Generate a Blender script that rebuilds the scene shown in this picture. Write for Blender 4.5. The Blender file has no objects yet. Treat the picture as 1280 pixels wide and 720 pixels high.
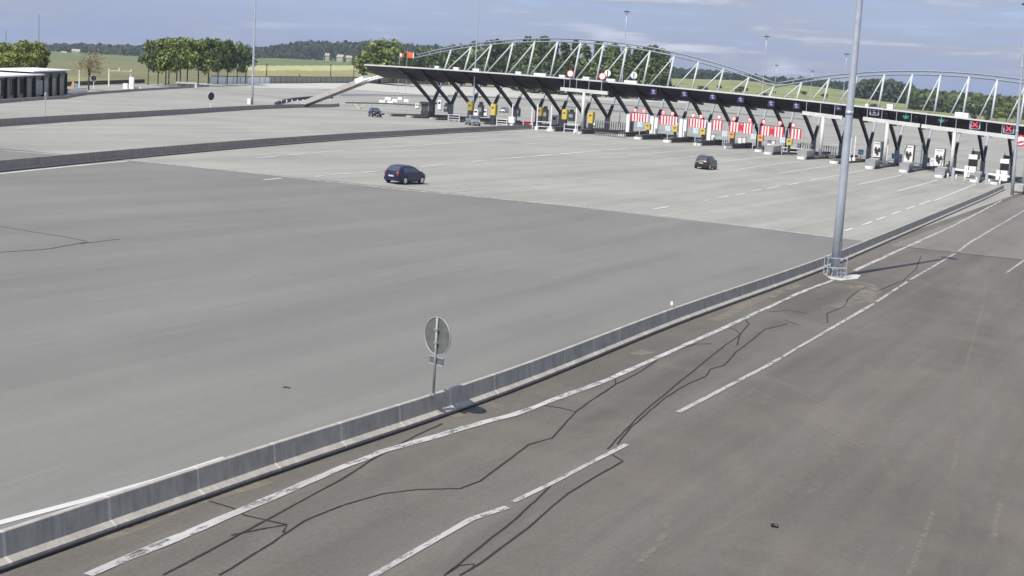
import bpy, bmesh, math, random
from mathutils import Vector, Matrix
R = math.radians
random.seed(7)
scene = bpy.context.scene
COL = scene.collection

# ------------------------------------------------------------------ camera model
F, HCAM, CX, CY = 1850.0, 11.0, 640.0, 360.0          # focal length in 1280-wide pixels, height of the lens
ROLL = math.atan(.06)
PITCH = math.atan((CY - 88.0) * math.cos(ROLL) / F)
FWD = Vector((0, math.cos(PITCH), -math.sin(PITCH)))
UP0 = Vector((0, math.sin(PITCH), math.cos(PITCH)))
RT0 = Vector((1, 0, 0))
RT = RT0 * math.cos(ROLL) + UP0 * math.sin(ROLL)
UP = -RT0 * math.sin(ROLL) + UP0 * math.cos(ROLL)
EYE = Vector((0, 0, HCAM))

def ray(px, py): return FWD * F + RT * (px - CX) + UP * (CY - py)
def proj(w):
    v = Vector(w) - EYE; z = v.dot(FWD)
    if z < .1: return (-1e6, 1e6)
    return (CX + F * v.dot(RT) / z, CY - F * v.dot(UP) / z)

# ------------------------------------------------------------------ the lie of the land
TH = -0.41741                                         # direction of the toll line
Cd = Vector((math.cos(TH), math.sin(TH), 0)); Ld = Vector((-math.sin(TH), math.cos(TH), 0))
O = Vector((-15.347, 296.678, 0))
SX, SY, KAP, S0 = -.03727, .00097, 1.12448, 65.0
def st(x, y):
    dx, dy = x - O.x, y - O.y
    return dx * Cd.x + dy * Cd.y, dx * Ld.x + dy * Ld.y
def xy(s, t): return O.x + s * Cd.x + t * Ld.x, O.y + s * Cd.y + t * Ld.y
def hst(s, t):
    x, y = xy(s, t)
    return SX * x + SY * y + KAP * max(-1.5, 1 - ((s - 60) / S0) ** 2)
def hxy(x, y):
    s, t = st(x, y)
    return SX * x + SY * y + KAP * max(-1.5, 1 - ((s - 60) / S0) ** 2)
def W(s, t, z=0):
    x, y = xy(s, t); return Vector((x, y, hst(s, t) + z))
def G(px, py):
    d = ray(px, py); z = 0.0
    for _ in range(80):
        k = (z - HCAM) / d.z; x, y = d.x * k, d.y * k
        z = .5 * z + .5 * hxy(x, y)
    return Vector((x, y, hxy(x, y)))
def Gd(px, py, dz):                                    # where the ray is dz above the ground
    d = ray(px, py); z = dz
    for _ in range(80):
        k = (z - HCAM) / d.z; x, y = d.x * k, d.y * k
        z = .5 * z + .5 * (hxy(x, y) + dz)
    return Vector((x, y, hxy(x, y)))
def GS(px, py):
    g = G(px, py); return st(g.x, g.y)
def TP(px, py, t):
    d = ray(px, py); k = (t + O.x * Ld.x + O.y * Ld.y) / (d.x * Ld.x + d.y * Ld.y)
    x, y = d.x * k, d.y * k
    return st(x, y)[0], HCAM + d.z * k - hxy(x, y)
def t_on(s, px):                                       # where along island line s the picture column px falls
    lo, hi = -80.0, 60.0
    for _ in range(50):
        m = (lo + hi) / 2
        if proj(W(s, m))[0] < px: lo = m
        else: hi = m
    return lo
def smooth(a, b, v):
    v = max(0., min(1., (v - a) / (b - a))); return v * v * (3 - 2 * v)
ZF = [(-600, 0), (200, 0), (330, 8), (450, 9.5), (600, 9), (800, 12), (900, 14.5), (1000, 13), (1100, 8), (1250, 4), (1900, 2)]
def zfar(u):
    for (a, za), (b, zb) in zip(ZF, ZF[1:]):
        if u <= b: return za + (zb - za) * max(0, (u - a) / (b - a))
    return ZF[-1][1]
def T(x, y):                                           # terrain height
    r = math.hypot(x, y); h0 = max(-9, min(8, hxy(x, y)))
    if y < 60: return h0
    u = max(-600, min(1900, 640 + F * x / y)); k = smooth(560, 760, u)
    f = smooth(480, 1400, r) * (1 - k) + k * max(0., min(1., (r - 330) / 1070))
    if f <= 0: return h0
    return h0 * (1 - f) + f * (zfar(u) + max(0, r - 1400) * .0006)
def GT(px, py):                                        # ray against terrain
    d = ray(px, py); d.normalize(); r = 80.0
    while r < 7000:
        p = EYE + d * r
        if p.z < T(p.x, p.y):
            lo, hi = r / 1.01, r
            for _ in range(30):
                m = (lo + hi) / 2; p = EYE + d * m
                if p.z < T(p.x, p.y): hi = m
                else: lo = m
            p = EYE + d * hi; return Vector((p.x, p.y, T(p.x, p.y)))
        r *= 1.01
    p = EYE + d * 3000; return Vector((p.x, p.y, T(p.x, p.y)))

def interp(pts, x):
    for (a, za), (b, zb) in zip(pts, pts[1:]):
        if x <= b: return za + (zb - za) * max(0, (x - a) / (b - a))
    return pts[-1][1]

# ------------------------------------------------------------------ materials
def newmat(name):
    m = bpy.data.materials.new(name); m.use_nodes = True
    nt = m.node_tree; b = nt.nodes['Principled BSDF']
    return m, nt, b
def N(nt, kind, **kw):
    n = nt.nodes.new(kind)
    for k, v in kw.items():
        if k in n.inputs: n.inputs[k].default_value = v
        else: setattr(n, k, v)
    return n
def ramp(nt, fac, stops):
    n = nt.nodes.new('ShaderNodeValToRGB'); cr = n.color_ramp
    while len(cr.elements) < len(stops): cr.elements.new(.5)
    for e, (p, c) in zip(cr.elements, stops):
        e.position = p; e.color = (c[0], c[1], c[2], 1) if hasattr(c, '__len__') else (c, c, c, 1)
    nt.links.new(fac, n.inputs[0]); return n.outputs[0]
def mixc(nt, kind, fac, a, b):
    n = nt.nodes.new('ShaderNodeMix'); n.data_type = 'RGBA'; n.blend_type = kind
    for sock, v in ((n.inputs[0], fac), (n.inputs[6], a), (n.inputs[7], b)):
        if hasattr(v, 'is_output'): nt.links.new(v, sock)
        elif hasattr(v, '__len__'): sock.default_value = (v[0], v[1], v[2], 1)
        else: sock.default_value = v
    return n.outputs[2]
def noise(nt, vec, scale, detail=4, rough=.55, dist=0):
    n = N(nt, 'ShaderNodeTexNoise', Scale=scale, Detail=detail, Roughness=rough, Distortion=dist)
    if vec is not None: nt.links.new(vec, n.inputs['Vector'])
    return n.outputs['Fac']
def lanevec(nt, along=1, across=1, z=1):               # world position turned to the toll lanes, then stretched
    g = nt.nodes.new('ShaderNodeNewGeometry')
    m = nt.nodes.new('ShaderNodeMapping'); m.vector_type = 'POINT'
    m.inputs['Rotation'].default_value = (0, 0, -TH); m.inputs['Scale'].default_value = (1, 1, 1)
    nt.links.new(g.outputs['Position'], m.inputs['Vector'])
    m2 = nt.nodes.new('ShaderNodeMapping'); m2.inputs['Scale'].default_value = (across, along, z)
    nt.links.new(m.outputs[0], m2.inputs['Vector']); return m2.outputs[0]
def mat(name, col, rough=.6, metal=0., var=.15, scale=3., bump=0., coat=0.):
    m, nt, b = newmat(name)
    tc = nt.nodes.new('ShaderNodeTexCoord')
    f = noise(nt, tc.outputs['Object'], scale, 5)
    lo = [c * (1 - var) for c in col]; hi = [min(1, c * (1 + var)) for c in col]
    c = ramp(nt, f, [(.3, lo), (.7, hi)])
    nt.links.new(c, b.inputs['Base Color'])
    b.inputs['Roughness'].default_value = rough; b.inputs['Metallic'].default_value = metal
    if coat: b.inputs['Coat Weight'].default_value = coat; b.inputs['Coat Roughness'].default_value = .08
    if bump:
        bp = N(nt, 'ShaderNodeBump', Strength=bump, Distance=.02); nt.links.new(noise(nt, tc.outputs['Object'], scale * 12, 4), bp.inputs['Height'])
        nt.links.new(bp.outputs[0], b.inputs['Normal'])
    return m
def asphalt(name, base, streak=.18, patch=.2, fine=.12, stain=None, grain=.15):
    m, nt, b = newmat(name)
    v1 = lanevec(nt, .012, .42); v2 = lanevec(nt, .035, .06); v3 = lanevec(nt, 1, 1); v4 = lanevec(nt, .05, 1.3)
    c = ramp(nt, noise(nt, v1, 1, 3, .5), [(.3, [k * (1 - streak) for k in base]), (.7, [k * (1 + streak) for k in base])])
    p = ramp(nt, noise(nt, v2, 1, 5, .6, .6), [(.3, 1 - patch), (.72, 1 + patch * .6)])
    c = mixc(nt, 'MULTIPLY', 1, c, p)
    q = ramp(nt, noise(nt, v4, 1, 4, .6), [(.35, 1 - streak * .5), (.65, 1 + streak * .4)])
    c = mixc(nt, 'MULTIPLY', 1, c, q)
    fn = ramp(nt, noise(nt, v3, 9, 8, .75), [(.3, 1 - fine), (.7, 1 + fine)])
    c = mixc(nt, 'MULTIPLY', 1, c, fn)
    gr = ramp(nt, noise(nt, v3, 38, 4, .8), [(.3, 1 - grain), (.7, 1 + grain)])
    c = mixc(nt, 'MULTIPLY', 1, c, gr)
    ol = ramp(nt, noise(nt, v3, .9, 7, .8), [(.62, 1), (.72, 1 - .12 * (grain > .1) - .06)])
    c = mixc(nt, 'MULTIPLY', 1, c, ol)
    wl = ramp(nt, noise(nt, lanevec(nt, .16, .9), 1, 6, .7, 1.2), [(.58, 0), (.72, 1)])
    wf = nt.nodes.new('ShaderNodeMath'); wf.operation = 'MULTIPLY'; wf.inputs[1].default_value = grain * 1.3; nt.links.new(wl, wf.inputs[0])
    c = mixc(nt, 'MIX', wf.outputs[0], c, [min(1, k * 1.5) for k in base])
    if stain:
        s = ramp(nt, noise(nt, v3, .16, 6, .65, .4), [(.5, 0), (.75, 1)])
        sf = nt.nodes.new('ShaderNodeMath'); sf.operation = 'MULTIPLY'; sf.inputs[1].default_value = .55
        nt.links.new(s, sf.inputs[0]); c = mixc(nt, 'MIX', sf.outputs[0], c, stain)
        sp = ramp(nt, noise(nt, v3, 3.2, 9, .8), [(.66, 0), (.75, 1)])
        sf = nt.nodes.new('ShaderNodeMath'); sf.operation = 'MULTIPLY'; sf.inputs[1].default_value = .22
        nt.links.new(sp, sf.inputs[0]); c = mixc(nt, 'MIX', sf.outputs[0], c, [k * 2.3 for k in base])
    nt.links.new(c, b.inputs['Base Color']); b.inputs['Roughness'].default_value = .88
    b.inputs['Specular IOR Level'].default_value = .25
    bp = N(nt, 'ShaderNodeBump', Strength=.25, Distance=.01); nt.links.new(noise(nt, v3, 60, 3), bp.inputs['Height'])
    nt.links.new(bp.outputs[0], b.inputs['Normal'])
    return m
def paint(name, col, wear):                            # road paint worn through in places
    m, nt, b = newmat(name)
    v = lanevec(nt, .5, 1.6); w = noise(nt, v, 2.2, 9, .8)
    a = ramp(nt, w, [(wear - .1, 0), (wear + .02, 1)])
    c = ramp(nt, noise(nt, v, .7, 4), [(.3, [k * .75 for k in col]), (.7, col)])
    nt.links.new(c, b.inputs['Base Color']); b.inputs['Roughness'].default_value = .7
    tr = nt.nodes.new('ShaderNodeBsdfTransparent'); mx = nt.nodes.new('ShaderNodeMixShader')
    nt.links.new(a, mx.inputs[0]); nt.links.new(tr.outputs[0], mx.inputs[1]); nt.links.new(b.outputs[0], mx.inputs[2])
    nt.links.new(mx.outputs[0], nt.nodes['Material Output'].inputs['Surface'])
    return m
def leafmat(name, dark, light, yellow=None):
    m, nt, b = newmat(name)
    g = nt.nodes.new('ShaderNodeNewGeometry'); oi = nt.nodes.new('ShaderNodeObjectInfo')
    c = ramp(nt, g.outputs['Random Per Island'], [(0, dark), (.55, [(a + b_) / 2 for a, b_ in zip(dark, light)]), (1, light)])
    cl = ramp(nt, noise(nt, g.outputs['Position'], .28, 3), [(.35, .72), (.65, 1.18)])
    c = mixc(nt, 'MULTIPLY', 1, c, cl)
    ob = ramp(nt, oi.outputs['Random'], [(0, .7), (1, 1.25)])
    c = mixc(nt, 'MULTIPLY', 1, c, ob)
    nt.links.new(c, b.inputs['Base Color']); b.inputs['Roughness'].default_value = .6
    b.inputs['Specular IOR Level'].default_value = .2
    tl = nt.nodes.new('ShaderNodeBsdfTranslucent'); nt.links.new(c, tl.inputs['Color'])
    mx = nt.nodes.new('ShaderNodeMixShader'); mx.inputs[0].default_value = .25
    nt.links.new(b.outputs[0], mx.inputs[1]); nt.links.new(tl.outputs[0], mx.inputs[2])
    nt.links.new(mx.outputs[0], nt.nodes['Material Output'].inputs['Surface'])
    return m
def field(name, a, b_, stretch=None):
    m, nt, b = newmat(name)
    v = lanevec(nt, .02, .004) if stretch is None else lanevec(nt, *stretch)
    c = ramp(nt, noise(nt, v, 1, 6, .65), [(.3, a), (.7, b_)])
    v3 = lanevec(nt, 1, 1)
    c = mixc(nt, 'MULTIPLY', 1, c, ramp(nt, noise(nt, v3, .12, 6, .7), [(.3, .8), (.7, 1.15)]))
    nt.links.new(c, b.inputs['Base Color']); b.inputs['Roughness'].default_value = .95
    b.inputs['Specular IOR Level'].default_value = .1
    return m
def concrete(name, base, joint=3.0, streaks=.5, pos=True):
    m, nt, b = newmat(name)
    v = lanevec(nt, 5.5, 5.5, .35); v3 = lanevec(nt, 1, 1)
    c = ramp(nt, noise(nt, v3, 1.5, 6, .65), [(.3, [k * .8 for k in base]), (.7, [k * 1.15 for k in base])])
    s = ramp(nt, noise(nt, v, 1, 7, .75), [(.45, 0), (.7, 1)])
    f = nt.nodes.new('ShaderNodeMath'); f.operation = 'MULTIPLY'; f.inputs[1].default_value = streaks; nt.links.new(s, f.inputs[0])
    c = mixc(nt, 'MIX', f.outputs[0], c, [k * .45 for k in base])
    if joint:
        sp = nt.nodes.new('ShaderNodeSeparateXYZ'); nt.links.new(v3, sp.inputs[0])
        md = nt.nodes.new('ShaderNodeMath'); md.operation = 'PINGPONG'; md.inputs[1].default_value = joint; nt.links.new(sp.outputs['Y'], md.inputs[0])
        j = ramp(nt, md.outputs[0], [(0, 1), (.035, 1), (.05, 0)])
        f = nt.nodes.new('ShaderNodeMath'); f.operation = 'MULTIPLY'; f.inputs[1].default_value = .6; nt.links.new(j, f.inputs[0])
        c = mixc(nt, 'MIX', f.outputs[0], c, [k * 1.6 for k in base])
    nt.links.new(c, b.inputs['Base Color']); b.inputs['Roughness'].default_value = .85
    b.inputs['Specular IOR Level'].default_value = .25
    bp = N(nt, 'ShaderNodeBump', Strength=.3, Distance=.02); nt.links.new(noise(nt, v3, 20, 4), bp.inputs['Height'])
    nt.links.new(bp.outputs[0], b.inputs['Normal'])
    return m

M = {}
M['plaza_far'] = asphalt('pale worn asphalt', (.314, .309, .270), .10, .15, .06)
M['plaza_near'] = asphalt('grey plaza asphalt', (.190, .188, .168), .07, .10, .08)
M['bleached'] = asphalt('bleached far concrete', (.47, .46, .41), .08, .12, .06)
M['road'] = asphalt('brown grey road asphalt', (.132, .122, .104), .15, .18, .16, (.185, .164, .128), .26)
M['road_far'] = asphalt('newer road asphalt', (.182, .174, .150), .09, .14, .08)
M['white_line'] = paint('worn white road paint', (.5, .49, .46), .485)
M['white_faint'] = paint('faint white road paint', (.5, .5, .47), .5)
M['white_fresh'] = paint('white road paint', (.62, .61, .58), .40)
M['white_near'] = paint('scuffed white road paint', (.46, .45, .42), .475)
M['white_apron'] = paint('bright white apron paint', (.66, .66, .63), .43)
M['tar'] = mat('black tar', (.022, .022, .023), .5)
def dust(name, col, lo, hi, mx_, sc):
    m, nt, b = newmat(name); v = lanevec(nt, 1, 1)
    w = noise(nt, v, sc, 9, .72); a = ramp(nt, w, [(lo, 0), (hi, mx_)])
    b.inputs['Base Color'].default_value = (*col, 1); b.inputs['Roughness'].default_value = .95
    tr = nt.nodes.new('ShaderNodeBsdfTransparent'); mx = nt.nodes.new('ShaderNodeMixShader')
    nt.links.new(a, mx.inputs[0]); nt.links.new(tr.outputs[0], mx.inputs[1]); nt.links.new(b.outputs[0], mx.inputs[2])
    nt.links.new(mx.outputs[0], nt.nodes['Material Output'].inputs['Surface']); return m
M['pale_crack'] = dust('sandy grit in cracks', (.30, .27, .22), .42, .72, .7, 4)
M['sand'] = dust('pale sandy dirt', (.34, .30, .23), .38, .72, .7, 1.6)
M['moss'] = paint('weeds in a joint', (.16, .17, .06), .52)
M['barrier'] = concrete('streaked barrier concrete', (.41, .385, .335), 1.55, .5)
M['barrier_far'] = concrete('weathered far barrier concrete', (.29, .27, .235), 4, .4)
M['concrete'] = concrete('light concrete', (.42, .41, .39), 0, .25)
M['conc_dark'] = concrete('dark stained concrete', (.10, .10, .10), 0, .3)
M['slab'] = mat('bleached concrete pad', (.5, .48, .43), .9, 0, .12)
M['galv'] = mat('galvanised steel', (.45, .48, .53), .45, .35, .1, 2)
M['galv_dark'] = mat('weathered zinc', (.30, .31, .31), .5, .3, .12, 4)
M['sign_back'] = mat('dull grey sign back', (.115, .117, .113), .7, 0, .2, 5)
M['post_grey'] = mat('weathered sign post', (.27, .28, .28), .6, .1, .2, 6)
M['rail'] = mat('weathered guardrail', (.2, .19, .18), .6, .2)
M['white'] = mat('white paint', (.8, .8, .79), .45, 0, .06, 1)
M['edge_grey'] = mat('pale grey roof edge', (.56, .57, .55), .5, 0, .08, 1)
M['gantry_white'] = mat('weathered white gantry paint', (.58, .58, .56), .5, 0, .1, 1)
M['truss'] = mat('pale grey steel paint', (.50, .53, .52), .45, 0, .06, 1)
M['chord'] = mat('mid grey steel paint', (.20, .23, .27), .45, .1, .08, 1)
M['navy'] = mat('dark blue grey steel paint', (.022, .025, .034), .5, 0, .2, 1)
M['soffit'] = mat('dark soffit cladding', (.025, .027, .036), .6, 0, .35, .6)
M['black'] = mat('black plastic', (.015, .015, .018), .45)
M['dark'] = mat('dark grey metal', (.05, .05, .055), .5, .2)
M['red'] = mat('red sheeting', (.62, .035, .05), .5, 0, .08)
M['yellow'] = mat('yellow cabinet paint', (.56, .43, .10), .45, 0, .1)
M['olive'] = mat('dirty yellow paint', (.33, .26, .05), .5, 0, .2)
M['orange'] = mat('orange paint', (.62, .30, .09), .5)
M['blue'] = mat('blue sign sheeting', (.10, .30, .50), .5, 0, .1)
M['paleblue'] = mat('pale blue sign sheeting', (.35, .52, .62), .5, 0, .1)
M['symbol'] = mat('pale violet sheeting', (.42, .38, .55), .5)
M['purple'] = mat('violet sign sheeting', (.045, .035, .11), .4)
M['cream'] = mat('cream paint', (.75, .72, .52), .5)
M['panel'] = mat('beige wall panel', (.36, .34, .27), .7, 0, .12, 2)
M['glass'] = mat('dark glass', (.07, .078, .085), .06, 0, .1)
M['tyre'] = mat('tyre rubber', (.012, .012, .013), .85)
M['rim'] = mat('alloy rim', (.6, .61, .63), .4, .2)
M['lamp_red'] = mat('red lamp lens', (.5, .012, .02), .15)
M['lamp_clear'] = mat('clear lamp lens', (.75, .77, .8), .1)
M['car_blue'] = mat('deep blue car paint', (.010, .013, .050), .3, 0, .05, 1, 0, .35)
M['car_navy'] = mat('midnight blue car paint', (.005, .007, .018), .3, 0, .05, 1, 0, .35)
M['car_grey'] = mat('dark grey car paint', (.032, .034, .04), .3, .1, .05, 1, 0, .4)
M['car_silver'] = mat('silver car paint', (.38, .40, .43), .25, .6, .05, 1, 0, 1)
M['bark'] = mat('bark', (.05, .042, .033), .9, 0, .3, 3)
M['leaf_mid'] = leafmat('plane leaves', (.07, .11, .028), (.34, .40, .12))
M['leaf_dark'] = leafmat('dark leaves', (.05, .08, .032), (.21, .265, .105))
M['leaf_bright'] = leafmat('bright leaves', (.09, .13, .03), (.36, .41, .12))
M['leaf_dry'] = leafmat('dry brown leaves', (.2, .15, .09), (.36, .29, .17))
M['leaf_far'] = leafmat('far woodland leaves', (.025, .042, .026), (.07, .10, .055))
M['leaf_scrub'] = leafmat('scrub leaves', (.055, .07, .025), (.16, .18, .07))
M['grass'] = field('rough verge grass', (.15, .15, .07), (.26, .25, .14))
M['f_green'] = field('green field', (.125, .155, .07), (.18, .205, .10))
M['f_brown'] = field('olive field', (.16, .165, .085), (.21, .205, .115))
M['f_straw'] = field('ripe cereal field', (.36, .36, .17), (.46, .45, .23))
M['f_dry'] = field('dry pale grass', (.24, .23, .10), (.34, .32, .16))
M['f_hill'] = field('hillside meadow', (.15, .175, .065), (.32, .33, .16), (.012, .012))
def led(name, col, st_):
    m, nt, b = newmat(name); b.inputs['Base Color'].default_value = (*col, 1)
    b.inputs['Emission Color'].default_value = (*col, 1); b.inputs['Emission Strength'].default_value = st_; return m
M['led_red'] = led('red signal lamps', (.8, .05, .09), .5)
M['led_green'] = led('green signal lamps', (.02, .30, .17), .18)

# ------------------------------------------------------------------ mesh building
class MB:
    def __init__(self): self.v = []; self.f = []; self.m = []
    def add(self, vs, fs, mi=0):
        n = len(self.v); self.v += [tuple(p) for p in vs]
        self.f += [tuple(i + n for i in f) for f in fs]; self.m += [mi] * len(fs)
        return self
    def box(self, c, d, mi=0, rz=0.0, mx=None):
        x, y, z = d[0] / 2, d[1] / 2, d[2] / 2; c = Vector(c)
        ps = [Vector(p) for p in ((-x, -y, -z), (x, -y, -z), (x, y, -z), (-x, y, -z), (-x, -y, z), (x, -y, z), (x, y, z), (-x, y, z))]
        rot = mx if mx is not None else Matrix.Rotation(rz, 3, 'Z')
        return self.add([c + rot @ p for p in ps], [(0, 3, 2, 1), (4, 5, 6, 7), (0, 1, 5, 4), (1, 2, 6, 5), (2, 3, 7, 6), (3, 0, 4, 7)], mi)
    def bbox(self, lo, hi, mi=0):
        return self.box([(a + b) / 2 for a, b in zip(lo, hi)], [b - a for a, b in zip(lo, hi)], mi)
    def beam(self, a, b, w, h, mi=0, w2=None, h2=None, side=None):
        a, b = Vector(a), Vector(b); d = (b - a).normalized()
        s = Vector(side) if side is not None else d.cross(Vector((0, 0, 1)))
        if s.length < 1e-4: s = Vector((1, 0, 0))
        s = (s - d * s.dot(d)).normalized(); u = s.cross(d)
        w2 = w if w2 is None else w2; h2 = h if h2 is None else h2
        vs = [a + s * i * w / 2 + u * j * h / 2 for i, j in ((-1, -1), (1, -1), (1, 1), (-1, 1))] + \
             [b + s * i * w2 / 2 + u * j * h2 / 2 for i, j in ((-1, -1), (1, -1), (1, 1), (-1, 1))]
        return self.add(vs, [(0, 1, 2, 3), (7, 6, 5, 4), (0, 4, 5, 1), (1, 5, 6, 2), (2, 6, 7, 3), (3, 7, 4, 0)], mi)
    def tube(self, pts, r, n=8, mi=0, r2=None, cap=True):
        pts = [Vector(p) for p in pts]; r2 = r if r2 is None else r2; rings = []
        for i, p in enumerate(pts):
            d = (pts[min(i + 1, len(pts) - 1)] - pts[max(i - 1, 0)]).normalized()
            s = d.cross(Vector((0, 0, 1)))
            if s.length < 1e-3: s = Vector((1, 0, 0))
            s.normalize(); u = s.cross(d)
            rr = r + (r2 - r) * i / max(1, len(pts) - 1)
            rings.append([p + (s * math.cos(2 * math.pi * k / n) + u * math.sin(2 * math.pi * k / n)) * rr for k in range(n)])
        vs = [q for g in rings for q in g]; fs = []
        for i in range(len(pts) - 1):
            for k in range(n):
                a, b = i * n + k, i * n + (k + 1) % n; fs.append((a, b, b + n, a + n))
        if cap: fs += [tuple(range(n))[::-1], tuple(range((len(pts) - 1) * n, len(pts) * n))]
        return self.add(vs, fs, mi)
    def disc(self, c, nrm, r, th, n=20, mi=0, mi_edge=None):
        c, d = Vector(c), Vector(nrm).normalized(); s = d.cross(Vector((0, 0, 1))).normalized(); u = s.cross(d)
        ring = lambda o: [c + d * o + (s * math.cos(2 * math.pi * k / n) + u * math.sin(2 * math.pi * k / n)) * r for k in range(n)]
        self.add(ring(-th / 2) + ring(th / 2), [tuple(range(n))[::-1], tuple(range(n, 2 * n))], mi)
        return self.add(ring(-th / 2) + ring(th / 2), [(k, (k + 1) % n, (k + 1) % n + n, k + n) for k in range(n)], mi if mi_edge is None else mi_edge)
    def prism(self, prof, path, frame, mi=0, cap=True):
        """sweep a closed 2-D profile along path; frame(i) gives (origin, side, up)"""
        n = len(prof); rings = []
        for i in range(len(path)):
            o, s, u = frame(i); rings.append([o + s * a + u * b for a, b in prof])
        vs = [q for g in rings for q in g]; fs = []
        for i in range(len(path) - 1):
            for k in range(n):
                a, b = i * n + k, i * n + (k + 1) % n; fs.append((a, b, b + n, a + n))
        if cap: fs += [tuple(range(n))[::-1], tuple(range((len(path) - 1) * n, len(path) * n))]
        return self.add(vs, fs, mi)
    def build(self, name, mats, parent=None, smooth_=False, loc=None):
        me = bpy.data.meshes.new(name); me.from_pydata(self.v, [], self.f)
        for m in (mats if isinstance(mats, (list, tuple)) else [mats]): me.materials.append(M[m] if isinstance(m, str) else m)
        me.polygons.foreach_set('material_index', self.m)
        if smooth_: me.polygons.foreach_set('use_smooth', [True] * len(self.f))
        me.update()
        bm = bmesh.new(); bm.from_mesh(me); bmesh.ops.recalc_face_normals(bm, faces=bm.faces); bm.to_mesh(me); bm.free()
        o = bpy.data.objects.new(name, me); COL.objects.link(o)
        if parent is not None: o.parent = parent
        if loc is not None: o.location = loc
        return o
def tag(o, label, cat, group=None, kind=None):
    o['label'] = label; o['category'] = cat
    if group: o['group'] = group
    if kind: o['kind'] = kind
    return o
def thing(name, label, cat, loc=(0, 0, 0), rz=0.0, group=None):
    o = bpy.data.objects.new(name, None); o.empty_display_size = .5; COL.objects.link(o)
    o.location = loc; o.rotation_euler = (0, 0, rz)
    return tag(o, label, cat, group)
def structure(o): o['kind'] = 'structure'; return o
def copy_tree(o, parent=None):
    c = o.copy(); COL.objects.link(c)
    if parent is not None: c.parent = parent
    for ch in [k for k in bpy.data.objects if k.parent == o]: copy_tree(ch, c)
    return c
ORD = 'first second third fourth fifth sixth seventh eighth ninth tenth eleventh twelfth thirteenth fourteenth fifteenth sixteenth seventeenth eighteenth'.split()

# ------------------------------------------------------------------ ground sheets
def sheet(name, m, s0, s1, t0, t1, dz, ds=2.0):
    mb = MB(); n = max(1, int((s1 - s0) / ds)); vs = []; fs = []
    for i in range(n + 1):
        s = s0 + (s1 - s0) * i / n
        a = t0(s) if callable(t0) else t0; b = t1(s) if callable(t1) else t1
        k = 12
        for j in range(k + 1): vs.append(W(s, a + (b - a) * j / k, dz))
    for i in range(n):
        for j in range(12):
            a = i * 13 + j; fs.append((a, a + 13, a + 14, a + 1))
    mb.add(vs, fs); return structure(mb.build(name, m))
def ribbon(name, pts, w, m, dz=.02, px=True, jag=0., step=1.2):
    P = [G(*p) for p in pts] if px else [W(*p) for p in pts]
    Q = [P[0]]
    for a, b in zip(P, P[1:]):
        n = max(1, int((b - a).length / step))
        for i in range(1, n + 1): Q.append(a + (b - a) * i / n)
    rnd = random.Random(len(Q)); vs = []; fs = []
    def smo(a, k): return [sum(a[max(0, i - k):i + k + 1]) / len(a[max(0, i - k):i + k + 1]) for i in range(len(a))]
    J1 = smo([rnd.uniform(-1, 1) for _ in Q], 2); J2 = smo([rnd.uniform(-1, 1) for _ in Q], 1)
    for i, p in enumerate(Q):
        d = (Q[min(i + 1, len(Q) - 1)] - Q[max(i - 1, 0)]); d.z = 0; d.normalize(); s = Vector((-d.y, d.x, 0))
        ww = (w[0] + (w[1] - w[0]) * i / (len(Q) - 1)) if hasattr(w, '__len__') else w
        o = s * J1[i] * jag * 1.6; ww *= 1 + .28 * J2[i] * (jag > 0)
        for k in (-.5, .5):
            q = p + o + s * k * ww; vs.append((q.x, q.y, hxy(q.x, q.y) + dz))
    for i in range(len(Q) - 1): fs.append((2 * i, 2 * i + 1, 2 * i + 3, 2 * i + 2))
    return structure(MB().add(vs, fs).build(name, m))

# terrain out to the horizon
mb = MB(); az = [-60 + 3 * i for i in range(11)] + [-28 + .35 * i for i in range(161)] + [30 + 3 * i for i in range(11)]
rs = [4.0]
while rs[-1] < 4600: rs.append(rs[-1] * (1.028 if rs[-1] > 150 else 1.12))
vs, fs, mi = [], [], []
for r in rs:
    for a in az:
        x, y = r * math.sin(R(a)), r * math.cos(R(a)); vs.append((x, y, T(x, y) - .15))
na = len(az)
def fieldmat(x, y, z):
    px, py = proj((x, y, z)); r = math.hypot(x, y)
    if r < 430: return 0
    if px < 310: return 1 if py < 76 else 2
    if px < 640: return 1 if py < 82 else (3 if py < 88 else 4)
    return 5
for i in range(len(rs) - 1):
    for j in range(na - 1):
        a = i * na + j; f = (a, a + 1, a + na + 1, a + na); fs.append(f)
        c = [sum(vs[k][q] for k in f) / 4 for q in range(3)]; mi.append(fieldmat(*c))
mb.v, mb.f, mb.m = vs, fs, mi
structure(mb.build('terrain', ['grass', 'f_green', 'f_brown', 'f_straw', 'f_dry', 'f_hill'], smooth_=True))

jointT = lambda s: -172.7 + (s - 60) * .45
edgeL = lambda s: -73 + (-55 - s) * 2.3                 # left-hand edge of the paving
T1 = 50.0
sheet('plaza_pavement', 'plaza_far', -55, 113.7, -300, T1, 0.0)
sheet('side_pavement', 'plaza_far', -108, -55, edgeL, T1, 0.0)
def colsheet(name, m, pxs, ylow, yhigh, dz, rows=14):
    vs, fs = [], []
    for px in pxs:
        a, b = ylow(px), yhigh(px)
        for j in range(rows + 1):
            g = GT(px, a + (b - a) * j / rows); vs.append((g.x, g.y, g.z + dz))
    for i in range(len(pxs) - 1):
        for j in range(rows): q = i * (rows + 1) + j; fs.append((q, q + rows + 1, q + rows + 2, q + 1))
    return structure(MB().add(vs, fs).build(name, m))
def col_t(px, t):                                      # picture row where column px crosses line t
    lo, hi = 60.0, 400.0
    for _ in range(40):
        m = (lo + hi) / 2
        if GS(px, m)[1] > t: lo = m
        else: hi = m
    return lo
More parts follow.
